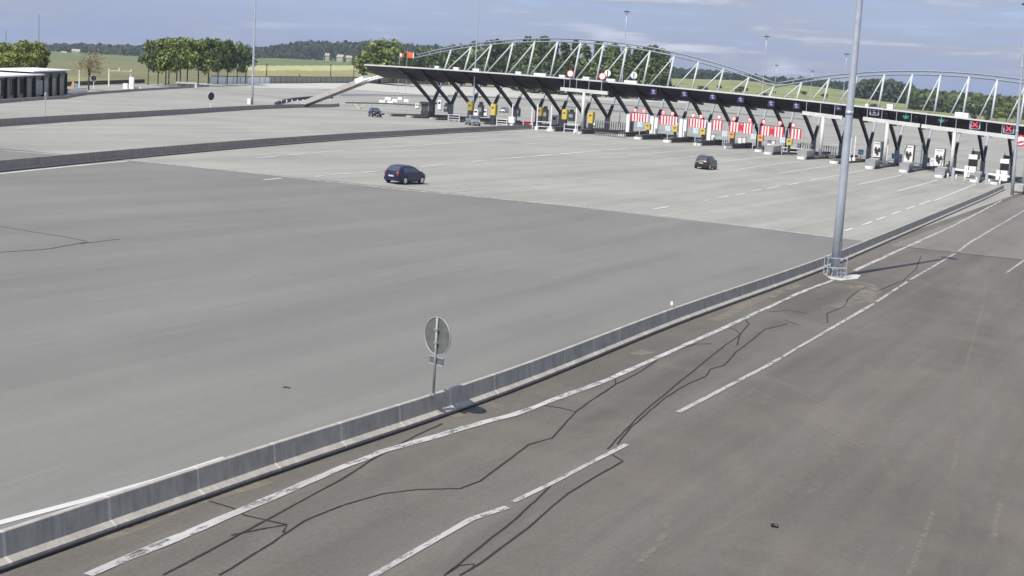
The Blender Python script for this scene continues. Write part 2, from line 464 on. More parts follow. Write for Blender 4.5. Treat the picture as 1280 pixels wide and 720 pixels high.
YE = [(200, 105), (225, 104.6), (320, 104.4), (400, 103.9), (500, 104.5), (560, 107), (640, 109), (700, 112), (790, 116), (900, 121), (1000, 128), (1100, 138), (1200, 150), (1340, 168)]
YB = [(200, 105.5), (240, 106), (320, 110), (440, 112), (540, 119), (640, 121), (790, 127), (880, 130), (910, 131), (960, 133), (1000, 131), (1100, 141), (1340, 171)]
PXS = [232 + 12 * i for i in range(94)]
colsheet('rear_pavement', 'plaza_far', PXS, lambda px: max(interp(YE, px) + 1, col_t(px, T1 - 4)), lambda px: interp(YE, px), .03)
colsheet('bleached_pavement', 'bleached', PXS, lambda px: interp(YB, px), lambda px: interp(YE, px), .07)
sheet('toll_exit_pavement', 'plaza_far', 113.7, 200, -25, T1, 0.0)
sheet('slip_road', 'road', 113.7, 200, -300, -25, 0.004)
sheet('near_plaza_pavement', 'plaza_near', 25, 113.6, -300, jointT, .012)
# newer surface beyond the weedy joint on the slip road
a_, b_ = GS(1128, 309), GS(1280, 325)
jr = lambda s: a_[1] + (s - a_[0]) * (b_[1] - a_[1]) / (b_[0] - a_[0])
sheet('resurfaced_road', 'road_far', 114.6, 175, jr, -25, .014)
ribbon('joint_weeds', [(1125, 308), (1150, 311), (1195, 316), (1240, 321), (1290, 326)], .35, 'moss', .03, jag=.08)
# pale strip along the plaza joint
ribbon('joint_strip', [(150, 199.3), (500, 237), (800, 266.5), (1045, 297.3)], .5, 'white_faint', .022)
ribbon('joint_strip', [(-20, 186.5), (80, 194)], .5, 'white_faint', .022)
ribbon('joint_strip', [(745, 168.5), (800, 173), (870, 181.5), (955, 192)], .9, 'white_faint', .024)

# road markings and cracks, read off the ground
def marks(name, lines, w, m, dz=.024, **k):
    for l in lines: ribbon(name, l, w, m, dz, **k)
marks('edge_line', [[(110, 720), (180, 690), (300, 640), (420, 588), (480, 565), (640, 519), (760, 475), (900, 412), (1005, 364), (1042, 350)],
                    [(1068, 339), (1085, 331), (1122, 314), (1190, 283), (1252, 251)]], (.27, .2), 'white_line', jag=.045, step=.5)
marks('lane_line', [[(465, 722), (520, 690), (590, 650), (635, 635)], [(641, 628), (695, 602), (740, 578), (783, 556)],
                    [(848, 516), (960, 457), (1092, 380)], [(1096, 377.5), (1134, 352.5)], [(1138, 350), (1194, 317)],
                    [(1198, 314), (1213, 303), (1245, 284), (1300, 252)], [(1257, 342), (1285, 322)]], .17, 'white_near', jag=.02)
marks('plaza_edge_line', [[(-10, 657), (100, 628), (200, 600), (282, 573)]], .22, 'white_fresh')
marks('plaza_edge_line', [[(-10, 218.5), (80, 209), (160, 201.5)]], .3, 'white_fresh')
LN = [[(655, 180.5), (765, 172.5)], [(695, 184.5), (805, 177)], [(740, 189.2), (855, 181)], [(784, 194.5), (892, 185)], [(829, 199.5), (930, 190)],
      [(897, 203), (958, 196)], [(921, 212), (1000, 201.5)], [(972, 217), (1041, 207)], [(1012, 226), (1085, 212)], [(1072, 231), (1127, 219)],
      [(1122, 239), (1172, 225)], [(1168, 251), (1220, 230)], [(574, 172.5), (675, 165)], [(440, 187.5), (560, 179.5), (680, 171)], [(616, 199.7), (700, 193), (780, 186)]]
marks('toll_lane_line', LN, .24, 'white_apron')
DS = [[(640, 197.5), (656, 196.2)], [(668, 195.2), (690, 193.4)], [(700, 192.5), (730, 190)], [(880, 251), (888, 250.2)], [(897, 247.8), (911, 245.5)], [(920, 243.9), (932, 241.7)],
      [(940, 239.3), (952, 236.9)], [(958, 236.0), (975, 233)], [(985, 231.3), (1003, 227.8)], [(394, 221), (404, 220)], [(412, 218.8), (442, 216.7)], [(454, 216), (476, 214)], [(525, 209), (559, 205.5)], [(589, 202.5), (608, 200.5)],
      [(322, 197.5), (349, 195.2)], [(360, 194.3), (382, 192.4)], [(394, 191.4), (430, 188.4)], [(1056, 289), (1066, 285.5)], [(1078, 281.5), (1090, 277.3)], [(1096, 275), (1108, 270.8)],
      [(1114, 268.5), (1126, 264)], [(1132, 262), (1144, 257.8)], [(1149, 255.8), (1164, 250.8)], [(330, 225), (352, 223)], [(816, 262), (836, 258.5)], [(20, 161), (47, 158.6)], [(64, 156.8), (84, 154.6)],
      [(560, 241), (600, 237)], [(640, 233.5), (680, 229.5)], [(720, 225), (760, 220)]]
marks('dashed_lane_line', DS[:-3], .24, 'white_apron')
marks('dashed_lane_line', DS[-3:], .16, 'white_faint')
CR = [[(205, 720), (250, 697), (300, 668), (340, 647), (400, 615), (430, 598), (465, 575), (520, 545), (553, 530)],
      [(275, 720), (330, 686), (380, 652), (430, 632), (480, 618), (520, 613), (575, 611), (600, 602), (640, 572), (660, 556), (690, 548), (720, 515), (745, 497), (770, 480)],
      [(260, 627), (290, 636), (305, 645), (340, 653), (358, 657)], [(290, 670), (330, 662), (358, 657), (352, 666)],
      [(555, 720), (600, 685), (640, 652), (695, 602)], [(575, 720), (600, 705), (660, 660), (710, 617), (745, 596), (778, 577), (762, 567)], [(588, 712), (592, 706), (575, 708), (560, 718)],
      [(760, 562), (780, 540), (800, 520), (850, 477), (900, 437), (925, 418)], [(772, 556), (790, 534), (830, 498), (860, 480), (883, 470), (888, 462), (905, 457), (920, 440), (940, 425)],
      [(770, 480), (800, 465), (830, 443), (870, 430), (890, 430)], [(672, 506), (700, 510), (720, 515)], [(745, 497), (760, 487), (769, 481), (769, 473)],
      [(925, 418), (918, 412), (908, 409)], [(930, 398), (936, 405), (925, 420), (922, 432)], [(940, 425), (955, 412), (985, 405)], [(1034, 404), (1034, 392), (1056, 383), (1060, 374), (1072, 364), (1084, 359)], [(1095, 365), (1130, 350), (1146, 335), (1151, 320)],
      [(960, 390), (985, 388), (1010, 392)], [(980, 400), (1000, 407)]]
M['tar_crack'] = dust('tar in cracks', (.022, .021, .02), .30, .46, 1, 7)
marks('tar_seam', CR, .052, 'tar_crack', .018, jag=.035, step=.4)
marks('plaza_seam', [[(0, 283), (40, 290), (80, 296), (110, 302)], [(100, 305), (125, 302), (150, 299)], [(0, 316), (60, 312), (110, 303)]], .07, 'tar', .02, jag=.05)
PC = [[(1235, 330), (1228, 390), (1215, 430), (1203, 475)], [(1200, 540), (1193, 575), (1185, 605)], [(1210, 560), (1240, 570), (1290, 588)], [(1165, 640), (1150, 690), (1135, 725)], [(838, 645), (832, 665), (815, 690), (800, 705)],
      [(1008, 522), (1045, 545), (1080, 560)], [(1250, 630), (1243, 680)]]
SW = [[(960, 470), (1020, 500), (1070, 530), (1100, 560), (1115, 600)], [(1000, 515), (1050, 545), (1090, 558), (1150, 556)], [(930, 480), (985, 512), (1040, 560), (1060, 610)], [(1120, 470), (1090, 510), (1060, 560)]]
M['scuff'] = dust('pale tyre scuffs', (.27, .245, .19), .35, .75, .38, 1.4)
marks('tyre_scuff', SW, .28, 'scuff', .019, jag=.08, step=.5)
WS = [[(1250, 700), (1262, 600), (1262, 500), (1250, 400)], [(1150, 716), (1180, 640), (1196, 560), (1212, 470), (1225, 380)], [(820, 716), (960, 620), (1080, 540), (1190, 450)], [(1000, 716), (1100, 630), (1190, 540)], [(620, 716), (760, 620), (900, 530), (1020, 460)]]
M['wear'] = dust('pale worn wheel path', (.25, .225, .18), .36, .8, .42, .9)
marks('wheel_path', WS, .75, 'wear', .0175, jag=.25, step=.8)
marks('gritty_crack', PC, .13, 'pale_crack', .02, jag=.06, step=.35)
# sandy dirt washed out round the mast foot and along the gutter
marks('sand_patch', [[(1050, 351), (1068, 352), (1084, 356), (1088, 364), (1072, 376), (1044, 384)], [(1060, 356), (1084, 366), (1092, 380)]], (1.3, .6), 'sand', .016, jag=.1, step=.5)
marks('sand_patch', [[(120, 675), (200, 645), (330, 600)], [(890, 401), (930, 383), (1000, 356)], [(1090, 306), (1130, 300)], [(560, 520), (620, 505)], [(790, 443), (810, 438)]], .5, 'sand', .016, jag=.12, step=.4)

# ------------------------------------------------------------------ concrete barriers
def barrier(px, label, hgt, m, ext0=0, ext1=0, slot=True, wide=1.0):
    P = [GS(*p) for p in px]
    if ext0: d = (P[1][0] - P[0][0], P[1][1] - P[0][1]); l = math.hypot(*d); P.insert(0, (P[0][0] - d[0] / l * ext0, P[0][1] - d[1] / l * ext0))
    if ext1: d = (P[-1][0] - P[-2][0], P[-1][1] - P[-2][1]); l = math.hypot(*d); P.append((P[-1][0] + d[0] / l * ext1, P[-1][1] + d[1] / l * ext1))
    # smooth resample
    Q = [P[0]]
    for a, b in zip(P, P[1:]):
        n = max(1, int(math.hypot(b[0] - a[0], b[1] - a[1]) / 2.5))
        for i in range(1, n + 1): Q.append((a[0] + (b[0] - a[0]) * i / n, a[1] + (b[1] - a[1]) * i / n))
    for _ in range(6):
        Q = [Q[0]] + [((Q[i - 1][0] + 2 * Q[i][0] + Q[i + 1][0]) / 4, (Q[i - 1][1] + 2 * Q[i][1] + Q[i + 1][1]) / 4) for i in range(1, len(Q) - 1)] + [Q[-1]]
    V = [W(*q) for q in Q]
    def fr(i):
        d = V[min(i + 1, len(V) - 1)] - V[max(i - 1, 0)]; d.z = 0; d.normalize()
        return V[i], Vector((d.y, -d.x, 0)), Vector((0, 0, 1))
    k = hgt / .82; w = wide
    prof = [(-.52 * w, -.1), (-.52 * w, .09), (-.37 * w, .22 * k), (-.34 * w, .80 * k), (-.325 * w, .82 * k), (-.215 * w, .82 * k), (-.20 * w, .80 * k), (-.155 * w, .25 * k), (0, .12), (0, -.1)]
    root = thing('concrete_barrier', label, 'barrier', V[0], 0, 'concrete lane barriers')
    off = V[0]
    MB().prism([(a, b) for a, b in prof], V, lambda i: (fr(i)[0] - off, fr(i)[1], fr(i)[2])).build('wall', m, root)
    if slot: MB().prism([(.006, -.1), (.006, .06), (.07, .06), (.07, -.1)], V, lambda i: (fr(i)[0] - off, fr(i)[1], fr(i)[2])).build('drain_slot', 'black', root)
    return root
NB = barrier([(0, 716), (160, 659), (330, 595), (590, 511), (640, 492), (840, 407.5), (980, 357), (1032, 337), (1055, 327), (1225, 252), (1256, 237.5)],
             'long streaked concrete barrier running from the near corner to the lamp mast', .72, 'barrier', ext0=25)
barrier([(0, 215.5), (160, 199), (320, 184), (440, 174.5), (560, 167), (640, 162.5), (690, 160)], 'curving concrete barrier behind the dark blue hatchback', .75, 'barrier_far', ext0=60)
barrier([(0, 158.5), (85, 152.5), (160, 147.5), (240, 142.5), (320, 137), (380, 134.5), (425, 133)], 'far concrete barrier below the sloping canopy leg', .72, 'barrier_far', ext0=60, slot=False)
barrier([(0, 129.5), (100, 119.5), (180, 113.5), (262, 108.5)], 'low concrete barrier along the forecourt of the white roofed building', .5, 'barrier_far', ext0=40, slot=False)

# ------------------------------------------------------------------ lighting masts
def mast(base, top_y, label, r0, hgt, cage=False, tilt=0.0, rough='galv', head=True):
    root = thing('lighting_mast', label, 'lamp mast', base, 0, 'lighting masts')
    root.rotation_euler = (0, -tilt, 0)
    MB().tube([(0, 0, hgt * i / 6) for i in range(7)], r0, 14, 0, r0 * .42).build('pole', rough, root, True)
    MB().box((r0 * .72, -r0 * .66, 1.9), (.16, .03, .5), 0, R(47)).build('access_door', 'galv_dark', root)
    for q in (.34, .68):
        rr = r0 * (1 - .58 * q); MB().tube([(0, 0, hgt * q - .12), (0, 0, hgt * q + .12)], rr + .012, 14).build('joint_collar', rough, root, True)
    if head:
        mb = MB(); n = 6
        mb.tube([(0, 0, hgt - .1), (0, 0, hgt + .5)], r0 * .8, 10)
        mb.tube([(.32 * math.cos(2 * math.pi * k / 18), .32 * math.sin(2 * math.pi * k / 18), hgt + .1) for k in range(19)], .05, 6)
        mb.build('crown_ring', 'galv_dark', root)
        for k in range(n):
            a = 2 * math.pi * k / n; d = Vector((math.cos(a), math.sin(a), 0))
            MB().box(d * .5 + Vector((0, 0, hgt + .05)), (.3, .3, .22), 0, a).build('floodlight', 'dark', root)
    if cage:
        b = MB()
        for k in range(8):
            a = 2 * math.pi * k / 8 + .2; b.beam((.27 * math.cos(a), .27 * math.sin(a), .55), (.45 * math.cos(a), .45 * math.sin(a), .02), .05, .12)
        b.tube([(0, 0, 0), (0, 0, .10)], .55, 16); b.tube([(0, 0, .5), (0, 0, .6)], .34, 14)
        b.build('base_flange', 'galv_dark', root)
        g = MB()
        for i in (-1, 1):
            for j in (-1, 1): g.tube([(.58 * i, .5 * j, 0), (.58 * i, .5 * j, 1.22)], .03, 6)
        for z in (.62, 1.2):
            for (p, q) in (((-.58, -.5), (.58, -.5)), ((.58, -.5), (.58, .5)), ((.58, .5), (-.58, .5)), ((-.58, .5), (-.58, -.5))):
                g.tube([(*p, z), (*q, z)], .025, 6)
        g.build('guard_cage', 'galv', root)
    return root
mb_ = G(1043, 346)
mast(mb_, 0, 'tall grey steel mast with guard cage beside the near barrier', .29, 29.5, True)
# pale footing at the mast foot
pad_px = [(1030, 343), (1044, 340), (1060, 342.5), (1076, 344.5), (1072, 349), (1052, 351), (1038, 349)]
pv = [G(*p) for p in pad_px]; mb = MB()
mb.add([(p.x, p.y, p.z - .1) for p in pv] + [(p.x, p.y, p.z + .035) for p in pv], [tuple(range(7)), tuple(range(7, 14))] + [(k, (k + 1) % 7, (k + 1) % 7 + 7, k + 7) for k in range(7)])
fo = mb.build('concrete_pad', 'slab')
tag(fo, 'bleached concrete pad at the foot of the caged mast', 'concrete pad')
mast(G(1265, 244), 0, 'tall grey steel mast at the far end of the near barrier', .25, 26, False, .03)
mast(G(315, 130.5), 0, 'grey steel mast rising beside the row of plane trees', .28, 28)
mb = MB().box((-.35, 0, .6), (.7, .8, 1.2)).build('control_cabinet', 'white', None, loc=G(313.5, 130.5))
tag(mb, 'small white control cabinet at the foot of the mast by the plane trees', 'cabinet')
def behind(px, py_top, t, hgt):                        # a mast whose head shows at (px, py_top), standing on line t
    s, z = TP(px, py_top, t); return W(s, t)
mast(W(*(lambda p: (TP(592, 120, -12)[0], -12))(0)), 0, 'thin steel mast standing before the left part of the canopy roof', .16, 27)
s_, z_ = TP(783.6, 15, 55); mast(W(s_, 55), 0, 'dark headed mast rising behind the crest of the left arch', .17, z_)
s_, z_ = TP(958.5, 46, 110); mast(W(s_, 110), 0, 'far mast standing behind the dip between the two arches', .17, z_)
s_, z_ = TP(1058.5, 68, 120); mast(W(s_, 120), 0, 'thin far mast partly hidden behind the caged mast', .14, z_)
s_, z_ = TP(971, 82, 230); mast(W(s_, 230), 0, 'short far mast just right of the dip between the arches', .16, z_)
s_, z_ = TP(1015.5, 89, 240); mast(W(s_, 240), 0, 'short far mast behind the start of the right arch', .16, z_)
for px, y0, lab in ((7, 38, 'thin radio mast behind the leafy clump, nearer the frame edge'), (48, 17, 'tall thin radio mast behind the white roofed building')):
    g = GT(px, 84); s = (g - EYE).length; z = EYE.z + ray(px, y0).normalized().z * s
    r = thing('radio_mast', lab, 'antenna mast', g, 0, 'radio masts')
    MB().tube([(0, 0, 0), (0, 0, z - g.z)], .22, 8, 0, .1).build('pole', 'galv_dark', r)

# ------------------------------------------------------------------ round sign seen from behind
sb = Gd(543.5, 493.5, .71); sb.z -= .1; dpm = (sb - EYE).length / F
root = thing('road_sign', 'round sign seen from its grey back with a small plate, on the near barrier', 'road sign', sb, R(-45))
z0 = .81
MB().tube([(0, -.06, z0), (0, -.06, 3.22)], .04, 10).build('post', 'post_grey', root, True)
MB().box((0, -.06, z0 + .03), (.22, .2, .06)).build('foot_plate', 'galv_dark', root)
mb = MB().disc((0, 0, 2.62), (0, 1, 0), .58, .02, 36, 0)
mb.tube([(.575 * math.cos(2 * math.pi * k / 36), -.02, 2.62 + .575 * math.sin(2 * math.pi * k / 36)) for k in range(37)], .013, 6, 1)
mb.build('sign_disc', ['sign_back', 'galv'], root)
MB().box((0, -.05, 2.82), (.16, .11, .07)).build('clamp', 'galv_dark', root); MB().box((0, -.05, 2.42), (.16, .11, .07)).build('clamp', 'galv_dark', root)
mb = MB().box((0, 0, 1.86), (.62, .02, .24), 0)
for z in (1.75, 1.97): mb.box((0, -.015, z), (.62, .03, .025), 1)
mb.build('supplementary_plate', ['sign_back', 'galv'], root)

# little things lying about
g = G(844, 391); o = MB().box((0, 0, .93), (.1, .1, .16)).build('reflector', 'white', None, loc=W(*GS(846, 405)) + Vector((-.3, 0, 0)))
tag(o, 'small white reflector post on top of the near barrier', 'reflector')
for px, py, d, lab in ((358, 485.5, (.22, .07, .03), 'dark sliver of debris lying on the bare plaza asphalt'), (968, 659.5, (.16, .1, .05), 'dark scrap lying on the brown slip road')):
    mb = MB().tube([(-d[0] / 2, 0, d[2]), (0, d[1] * .3, d[2] * 1.3), (d[0] / 2, -d[1] * .2, d[2])], d[2], 6)
    tag(mb.build('debris', 'tar', None, loc=G(px, py)), lab, 'debris')

# ------------------------------------------------------------------ the toll canopy
S = [-3.36, 1.15, 5.65, 10.4, 15.09, 20.0, 24.9, 29.7, 34.5, 39.3, 44.2, 49.1, 54.1, 59.1, 64.0, 69.1, 74.1, 79.1, 84.0, 88.9, 93.8, 98.7, 103.5, 108.3, 113.2, 118.1, 123, 128]
canopy = thing('toll_canopy', 'long dark winged roof on slanted struts with two pale arched trusses over the toll lanes', 'toll canopy', (O.x, O.y, 0), TH)
def LZ(s, t, z): return Vector((s, t, hst(s, 0) + z))   # local point of the canopy, z above the ground under the ridge
sL = TP(455, 82.5, -14)[0]; sRr = 133
path = [sL + (sRr - sL) * i / 60 for i in range(61)]
ed = lambda s: 9.45 + .25 * (s / 110)
def sweep(prof, mi=0):
    return MB().prism(prof, path, lambda i: (Vector((path[i], 0, hst(path[i], 0) + ed(path[i]) - 9.5)), Vector((0, 1, 0)), Vector((0, 0, 1))), mi)
sweep([(-13.85, 9.5), (-13.8, 9.3), (-11.5, 8.3), (-9, 7.62), (-6, 7.15), (-4, 7.05), (-2.2, 7.3), (-1.2, 8.3), (-1.2, 8.8), (-4, 9.2), (-8, 9.45)]).build('roof', 'soffit', canopy)
sweep([(-14.05, 9.31), (-14.05, 9.53), (-13.84, 9.56), (-13.84, 9.32)]).build('front_edge', 'edge_grey', canopy)
for k in range(27):                                    # soffit ribs over each lane line
    s = S[k]; mb = MB()
    for a, b in (((-13.6, 9.08), (-11.5, 8.12)), ((-11.5, 8.12), (-9, 7.45)), ((-9, 7.45), (-6, 7.03)), ((-6, 7.0), (-3.5, 6.9))):
        mb.beam(LZ(s, *a), LZ(s, *b), .3, .35, side=(1, 0, 0))
    mb.beam(LZ(s, -1.3, 8.55), LZ(s, 5, 8.75), .16, .22, side=(1, 0, 0))
    mb.build('soffit_rib', 'navy', canopy)
def arch(s):
    if s < 64.3: a, c, hw, pk, e0 = 26.0, 0, 38.3, 16.35, 11.1
    else: a, hw, pk, e0 = 102.6, 38.3, 16.5, 11.1
    return pk - (pk - e0) * (abs(s - a) / hw) ** 2.0 * 1.0
nA = [-11.5 + (64.3 + 11.5) * i / 40 for i in range(41)]; nB = [64.3 + (133 - 64.3) * i / 36 for i in range(37)]
for lst in (nA, nB):
    mb = MB()
    mb.tube([LZ(s, 7.5, arch(s)) for s in lst], .15, 8); mb.tube([LZ(s, 8.3, arch(s) + .65) for s in lst], .15, 8)
    s = lst[0] + .8
    while s < lst[-1]:
        mb.tube([LZ(s, 7.5, arch(s)), LZ(s, 8.3, arch(s) + .65)], .075, 6); s += 2.42
    mb.build('arched_chord', 'chord', canopy, True)
zr = lambda s: ed(s) - .55
for k, s in enumerate(S[:27]):
    if s < -4: continue
    mb = MB().tube([LZ(s, 5, zr(s)), LZ(s + .1, 7.5, arch(s))], .19, 8); mb.build('strut', 'truss', canopy, True)
    if k + 1 < 27:
        MB().tube([LZ(s + .3 + 2.3 * smooth(5, 15, k), 5, zr(s)), LZ(S[k + 1] + .1, 7.45, arch(S[k + 1]) - .1)], .13, 8).build('diagonal', 'truss', canopy, True)
MB().tube([LZ(s, 5, zr(s)) for s in path[1:-1]], .16, 8).build('lower_chord', 'truss', canopy, True)
sup0 = None
for k, s in enumerate([-3.0] + S[1:27]):
    mb = MB(); pts = [(0, 2.55), (-3, 4.15), (-6, 5.65), (-8.4, 6.8), (-10.3, 7.6), (-11.6, 8.2)]
    for (a, b, w0, w1) in zip(pts, pts[1:], (.5, .56, .62, .66, .6), (.56, .62, .66, .6, .4)):
        mb.beam(LZ(s, *a), LZ(s, *b), .42, w0, 0, .42, w1, side=(1, 0, 0))
    mb.build('front_arm', 'navy', canopy)
    mb = MB().beam(LZ(s, .15, 2.5), LZ(s, 2.3, 5.0), .5, .62, 0, .46, .5, side=(1, 0, 0)).beam(LZ(s, 2.3, 5.0), LZ(s, 5, 8.85), .30, .34, 1, side=(1, 0, 0))
    mb.build('rear_arm', ['navy', 'chord'], canopy)  # sun on the upper length and shade below are put into the colours
    mb = MB().bbox((s - .35, -.45, hst(s, 0) - .1), (s + .35, .5, hst(s, 0) + 2.62)); mb.build('pedestal', 'concrete', canopy)
# small white lamp housings along the roof edge
for px, w in ((547, .9), (571, 1.1), (596, 1.3), (649, 1.1), (676, 2.4), (704, 1.1), (734, 1.3), (765, 1.7), (790, 2.4), (1088, .5), (1117, 1.0), (1205, 1.4), (1213, .9)):
    s, z = TP(px, 90, -12.8); hz = 9.55 + .22 * (s / 110)
    MB().bbox((s - w / 2, -13.3, hst(s, 0) + hz - .25), (s + w / 2, -12.6, hst(s, 0) + hz + (.75 if px > 1100 else .42))).build('roof_unit', 'white', canopy)
# sloping leg where the roof comes down to the ground on the left
root = thing('inclined_abutment', 'sloping concrete leg rising from the ground to the left roof tip', 'ramp', (O.x, O.y, 0), TH)
a, b, c = LZ(-34, 0, .3), LZ(-18.9, 0, 6.15), LZ(-11.8, 0, 8.0)
mb = MB()
for sd, m_ in ((-1, 0), (1, 0)): mb.beam(a + Vector((0, sd * 1.2, 0)), b + Vector((0, sd * 1.2, 0)), .7, .9, m_, side=(0, 1, 0))
mb.beam(a + Vector((0, 0, .36)), b + Vector((0, 0, .36)), 1.8, .25, 0, side=(0, 1, 0))
mb.build('concrete_leg', 'concrete', root)
for sd in (-1.2, 1.2): MB().tube([b + Vector((0, sd, 0)), c + Vector((0, sd, 0))], .2, 8).build('steel_rail', 'white', root)
MB().box(b + Vector((-.3, 0, .1)), (1.9, 3.2, 1.0), 0, mx=Matrix.Rotation(-.37, 3, 'Y')).build('bearing_block', 'white', root)
r2 = thing('retaining_wall', 'dark curved retaining wall beside the foot of the sloping leg', 'wall', (0, 0, 0))
P = [GS(345, 132), GS(352, 129), GS(365, 126), GS(385, 124), GS(415, 123)]
V = [W(*q) for q in P]
MB().prism([(-.3, -.2), (-.3, .7), (.3, .7), (.3, -.2)], V, lambda i: (V[i], Vector(((V[min(i + 1, 4)] - V[max(i - 1, 0)]).y, -(V[min(i + 1, 4)] - V[max(i - 1, 0)]).x, 0)).normalized(), Vector((0, 0, 1)))).build('wall', 'conc_dark', r2)
# bollards along it
def bollard(loc, label, group, hgt=.75, r=.075):
    o = thing('bollard', label, 'bollard', loc, 0, group)
    MB().tube([(0, 0, 0), (0, 0, hgt * .93), (0, 0, hgt)], r, 10, 0, r).build('post', 'white', o, True)
    MB().tube([(0, 0, 0), (0, 0, .05)], r * 1.8, 10).build('foot', 'galv', o, True)
    return o
for i in range(10):
    bollard(G(351.5 + 6.8 * i, 130.2 - .22 * i), 'small white bollard in the row at the foot of the sloping leg', 'bollards by the sloping leg', .9, .16)
for i, (px, py) in enumerate([(1184, 226.3), (1194.5, 228), (1205.5, 229.6), (1219.7, 231.6), (1235.6, 233.6), (1249, 235)]):
    bollard(G(px, py), 'white delineator post before the closed right hand lanes, %s from the left' % ORD[i], 'delineator posts across the closed lanes', 1.15, .13)

# ------------------------------------------------------------------ toll islands
def isl_nose(i):
    nx = {8: 686, 9: 720, 11: 795.6, 12: 832, 13: 870, 14: 908, 15: 946.7, 16: 960, 17: 1000, 18: 1041, 19: 1085.5, 20: 1128, 21: 1173, 22: 1217}.get(i)
    if nx: return t_on(S[i], nx)
    return {10: -19}.get(i, -26)
NOSEPX = {16: (958, 193), 17: (1000, 199), 18: (1041, 204.5), 19: (1085.5, 211), 20: (1128, 215.5), 21: (1173, 222), 22: (1217, 228)}
NOSE = {}
def ordl(i): return ORD[i]
island_label = {}
for i in range(24):
    s = S[i]; t0 = isl_nose(i); NOSE[i] = t0
    if i < 8: lab = 'low dark toll island, %s from the left end of the canopy' % ORD[i]
    elif i < 10: lab = 'toll island with white nose left of the barred fence, %s one' % ('farther' if i == 8 else 'nearer')
    elif i == 10: lab = 'toll island behind the barred fence'
    elif i < 16: lab = 'toll island under the red striped boards, %s from the left' % ORD[i - 11]
    else: lab = 'long toll island with crash cushion, %s from the right hand end' % ORD[23 - i]
    rot = TH
    if i in NOSEPX:
        sn, tn = GS(*NOSEPX[i]); tn = max(-30, tn); rot = TH + math.atan2(sn - s, 12 - tn); s, t0 = sn, tn; NOSE[i] = tn
    root = thing('toll_island', lab, 'toll island', W(s, t0), rot, 'toll lane islands')
    b0 = W(s, t0)
    L = 12 - t0; dz = lambda t: hst(s, t0 + t) - b0.z
    mb = MB(); w = .75
    # slab with rounded nose, follows the slope
    prof = [(-w, .8), (-w * .75, .35), (-w * .35, .1), (0, 0), (w * .35, .1), (w * .75, .35), (w, .8), (w, L), (-w, L)]
    vs = [(x, y, dz(y) - .1) for x, y in prof] + [(x, y, dz(y) + .24) for x, y in prof]; n = len(prof)
    mb.add(vs, [tuple(range(n))[::-1], tuple(range(n, 2 * n))] + [(k, (k + 1) % n, (k + 1) % n + n, k + n) for k in range(n)])
    mb.build('kerb_slab', 'conc_dark', root)
    mb = MB(); prof = [(-w - .02, .9), (-w * .78, .33), (-w * .36, .07), (0, -.03), (w * .36, .07), (w * .78, .33), (w + .02, .9)]; n = len(prof)
    vs = [(x, y, dz(y) - .05) for x, y in prof] + [(x, y, dz(y) + .40) for x, y in prof]
    mb.add(vs, [tuple(range(n))[::-1], tuple(range(n, 2 * n))] + [(k, (k + 1) % n, (k + 1) % n + n, k + n) for k in range(n)])
    mb.build('nose', 'white' if 8 <= i else 'concrete', root)
    # dark crash wall along the island behind the nose
    if i >= 8:
        mb = MB(); a, b = (.95, 14.0) if i < 16 else (1.6, 7.0)
        mb.bbox((-.6, a, dz(a) + .2), (.6, b, dz(b) + (.95 if i < 16 else .5))); mb.build('bumper_wall', 'conc_dark', root)
    if i in (16, 17, 19, 20, 21, 22):                    # crash cushion
        mb = MB()
        for q in range(5): mb.bbox((-.7, 1.2 + q * .95, dz(1) + .4), (.7, 1.95 + q * .95, dz(1) + 1.35 + .04 * q), 0)
        for q in range(6): mb.bbox((-.78, 1.05 + q * .95, dz(1) + .35), (.78, 1.17 + q * .95, dz(1) + 1.42), 1)
        mb.build('crash_cushion', ['concrete', 'galv_dark'], root)

def on(i, px): t = t_on(S[i], px); return S[i], t, W(S[i], t, .24)

# white closure boards with red stripes
def board_panel(root, s0, s1, t, z0, z1, n, b0, name='striped_panel'):
    mb = MB(); w = (s1 - s0) / n
    for k in range(n): mb.bbox((s0 + k * w - b0[0], -.03, z0), (s0 + (k + 1) * w - b0[0], .03, z1), k % 2)
    mb.bbox((s0 - b0[0], .031, z0 + .15), (s1 - b0[0], .08, z0 + .25), 2); mb.bbox((s0 - b0[0], .031, z1 - .25), (s1 - b0[0], .08, z1 - .15), 2)
    return mb.build(name, ['red', 'white', 'galv'], root)
BT = -13.0
BD = [('A', [(789, 141, 799, 152), (799.3, 142, 809.5, 152.8)], [(794, 137.8), (805, 138.8)], 'nearest the barred fence'),
      ('B', [(825, 144.5, 835.5, 156), (835.8, 145.2, 846, 156.6)], [(829.5, 140.8), (840.5, 142.2)], 'second from the barred fence'),
      ('C', [(861.5, 148, 871.5, 159.5), (871.8, 148.8, 882, 160.2)], [(866.5, 144.3), (876.5, 145.8)], 'third from the barred fence'),
      ('D', [(890.5, 150, 902.5, 163)], [(899, 146.3)], 'of one narrow panel'),
      ('E', [(912, 152, 924, 165.4), (928.5, 153.5, 940, 167.4)], [(917.5, 148.3), (937, 150.3)], 'with red link, left one'),
      ('G', [(951, 157, 962.5, 170), (967, 158, 979, 172)], [(955, 152.3), (975, 154)], 'with red link, right one'),
      ('I', [(988, 160.5, 1001, 174.5)], [(992, 156.4)], 'of one wide panel, rightmost of the row')]
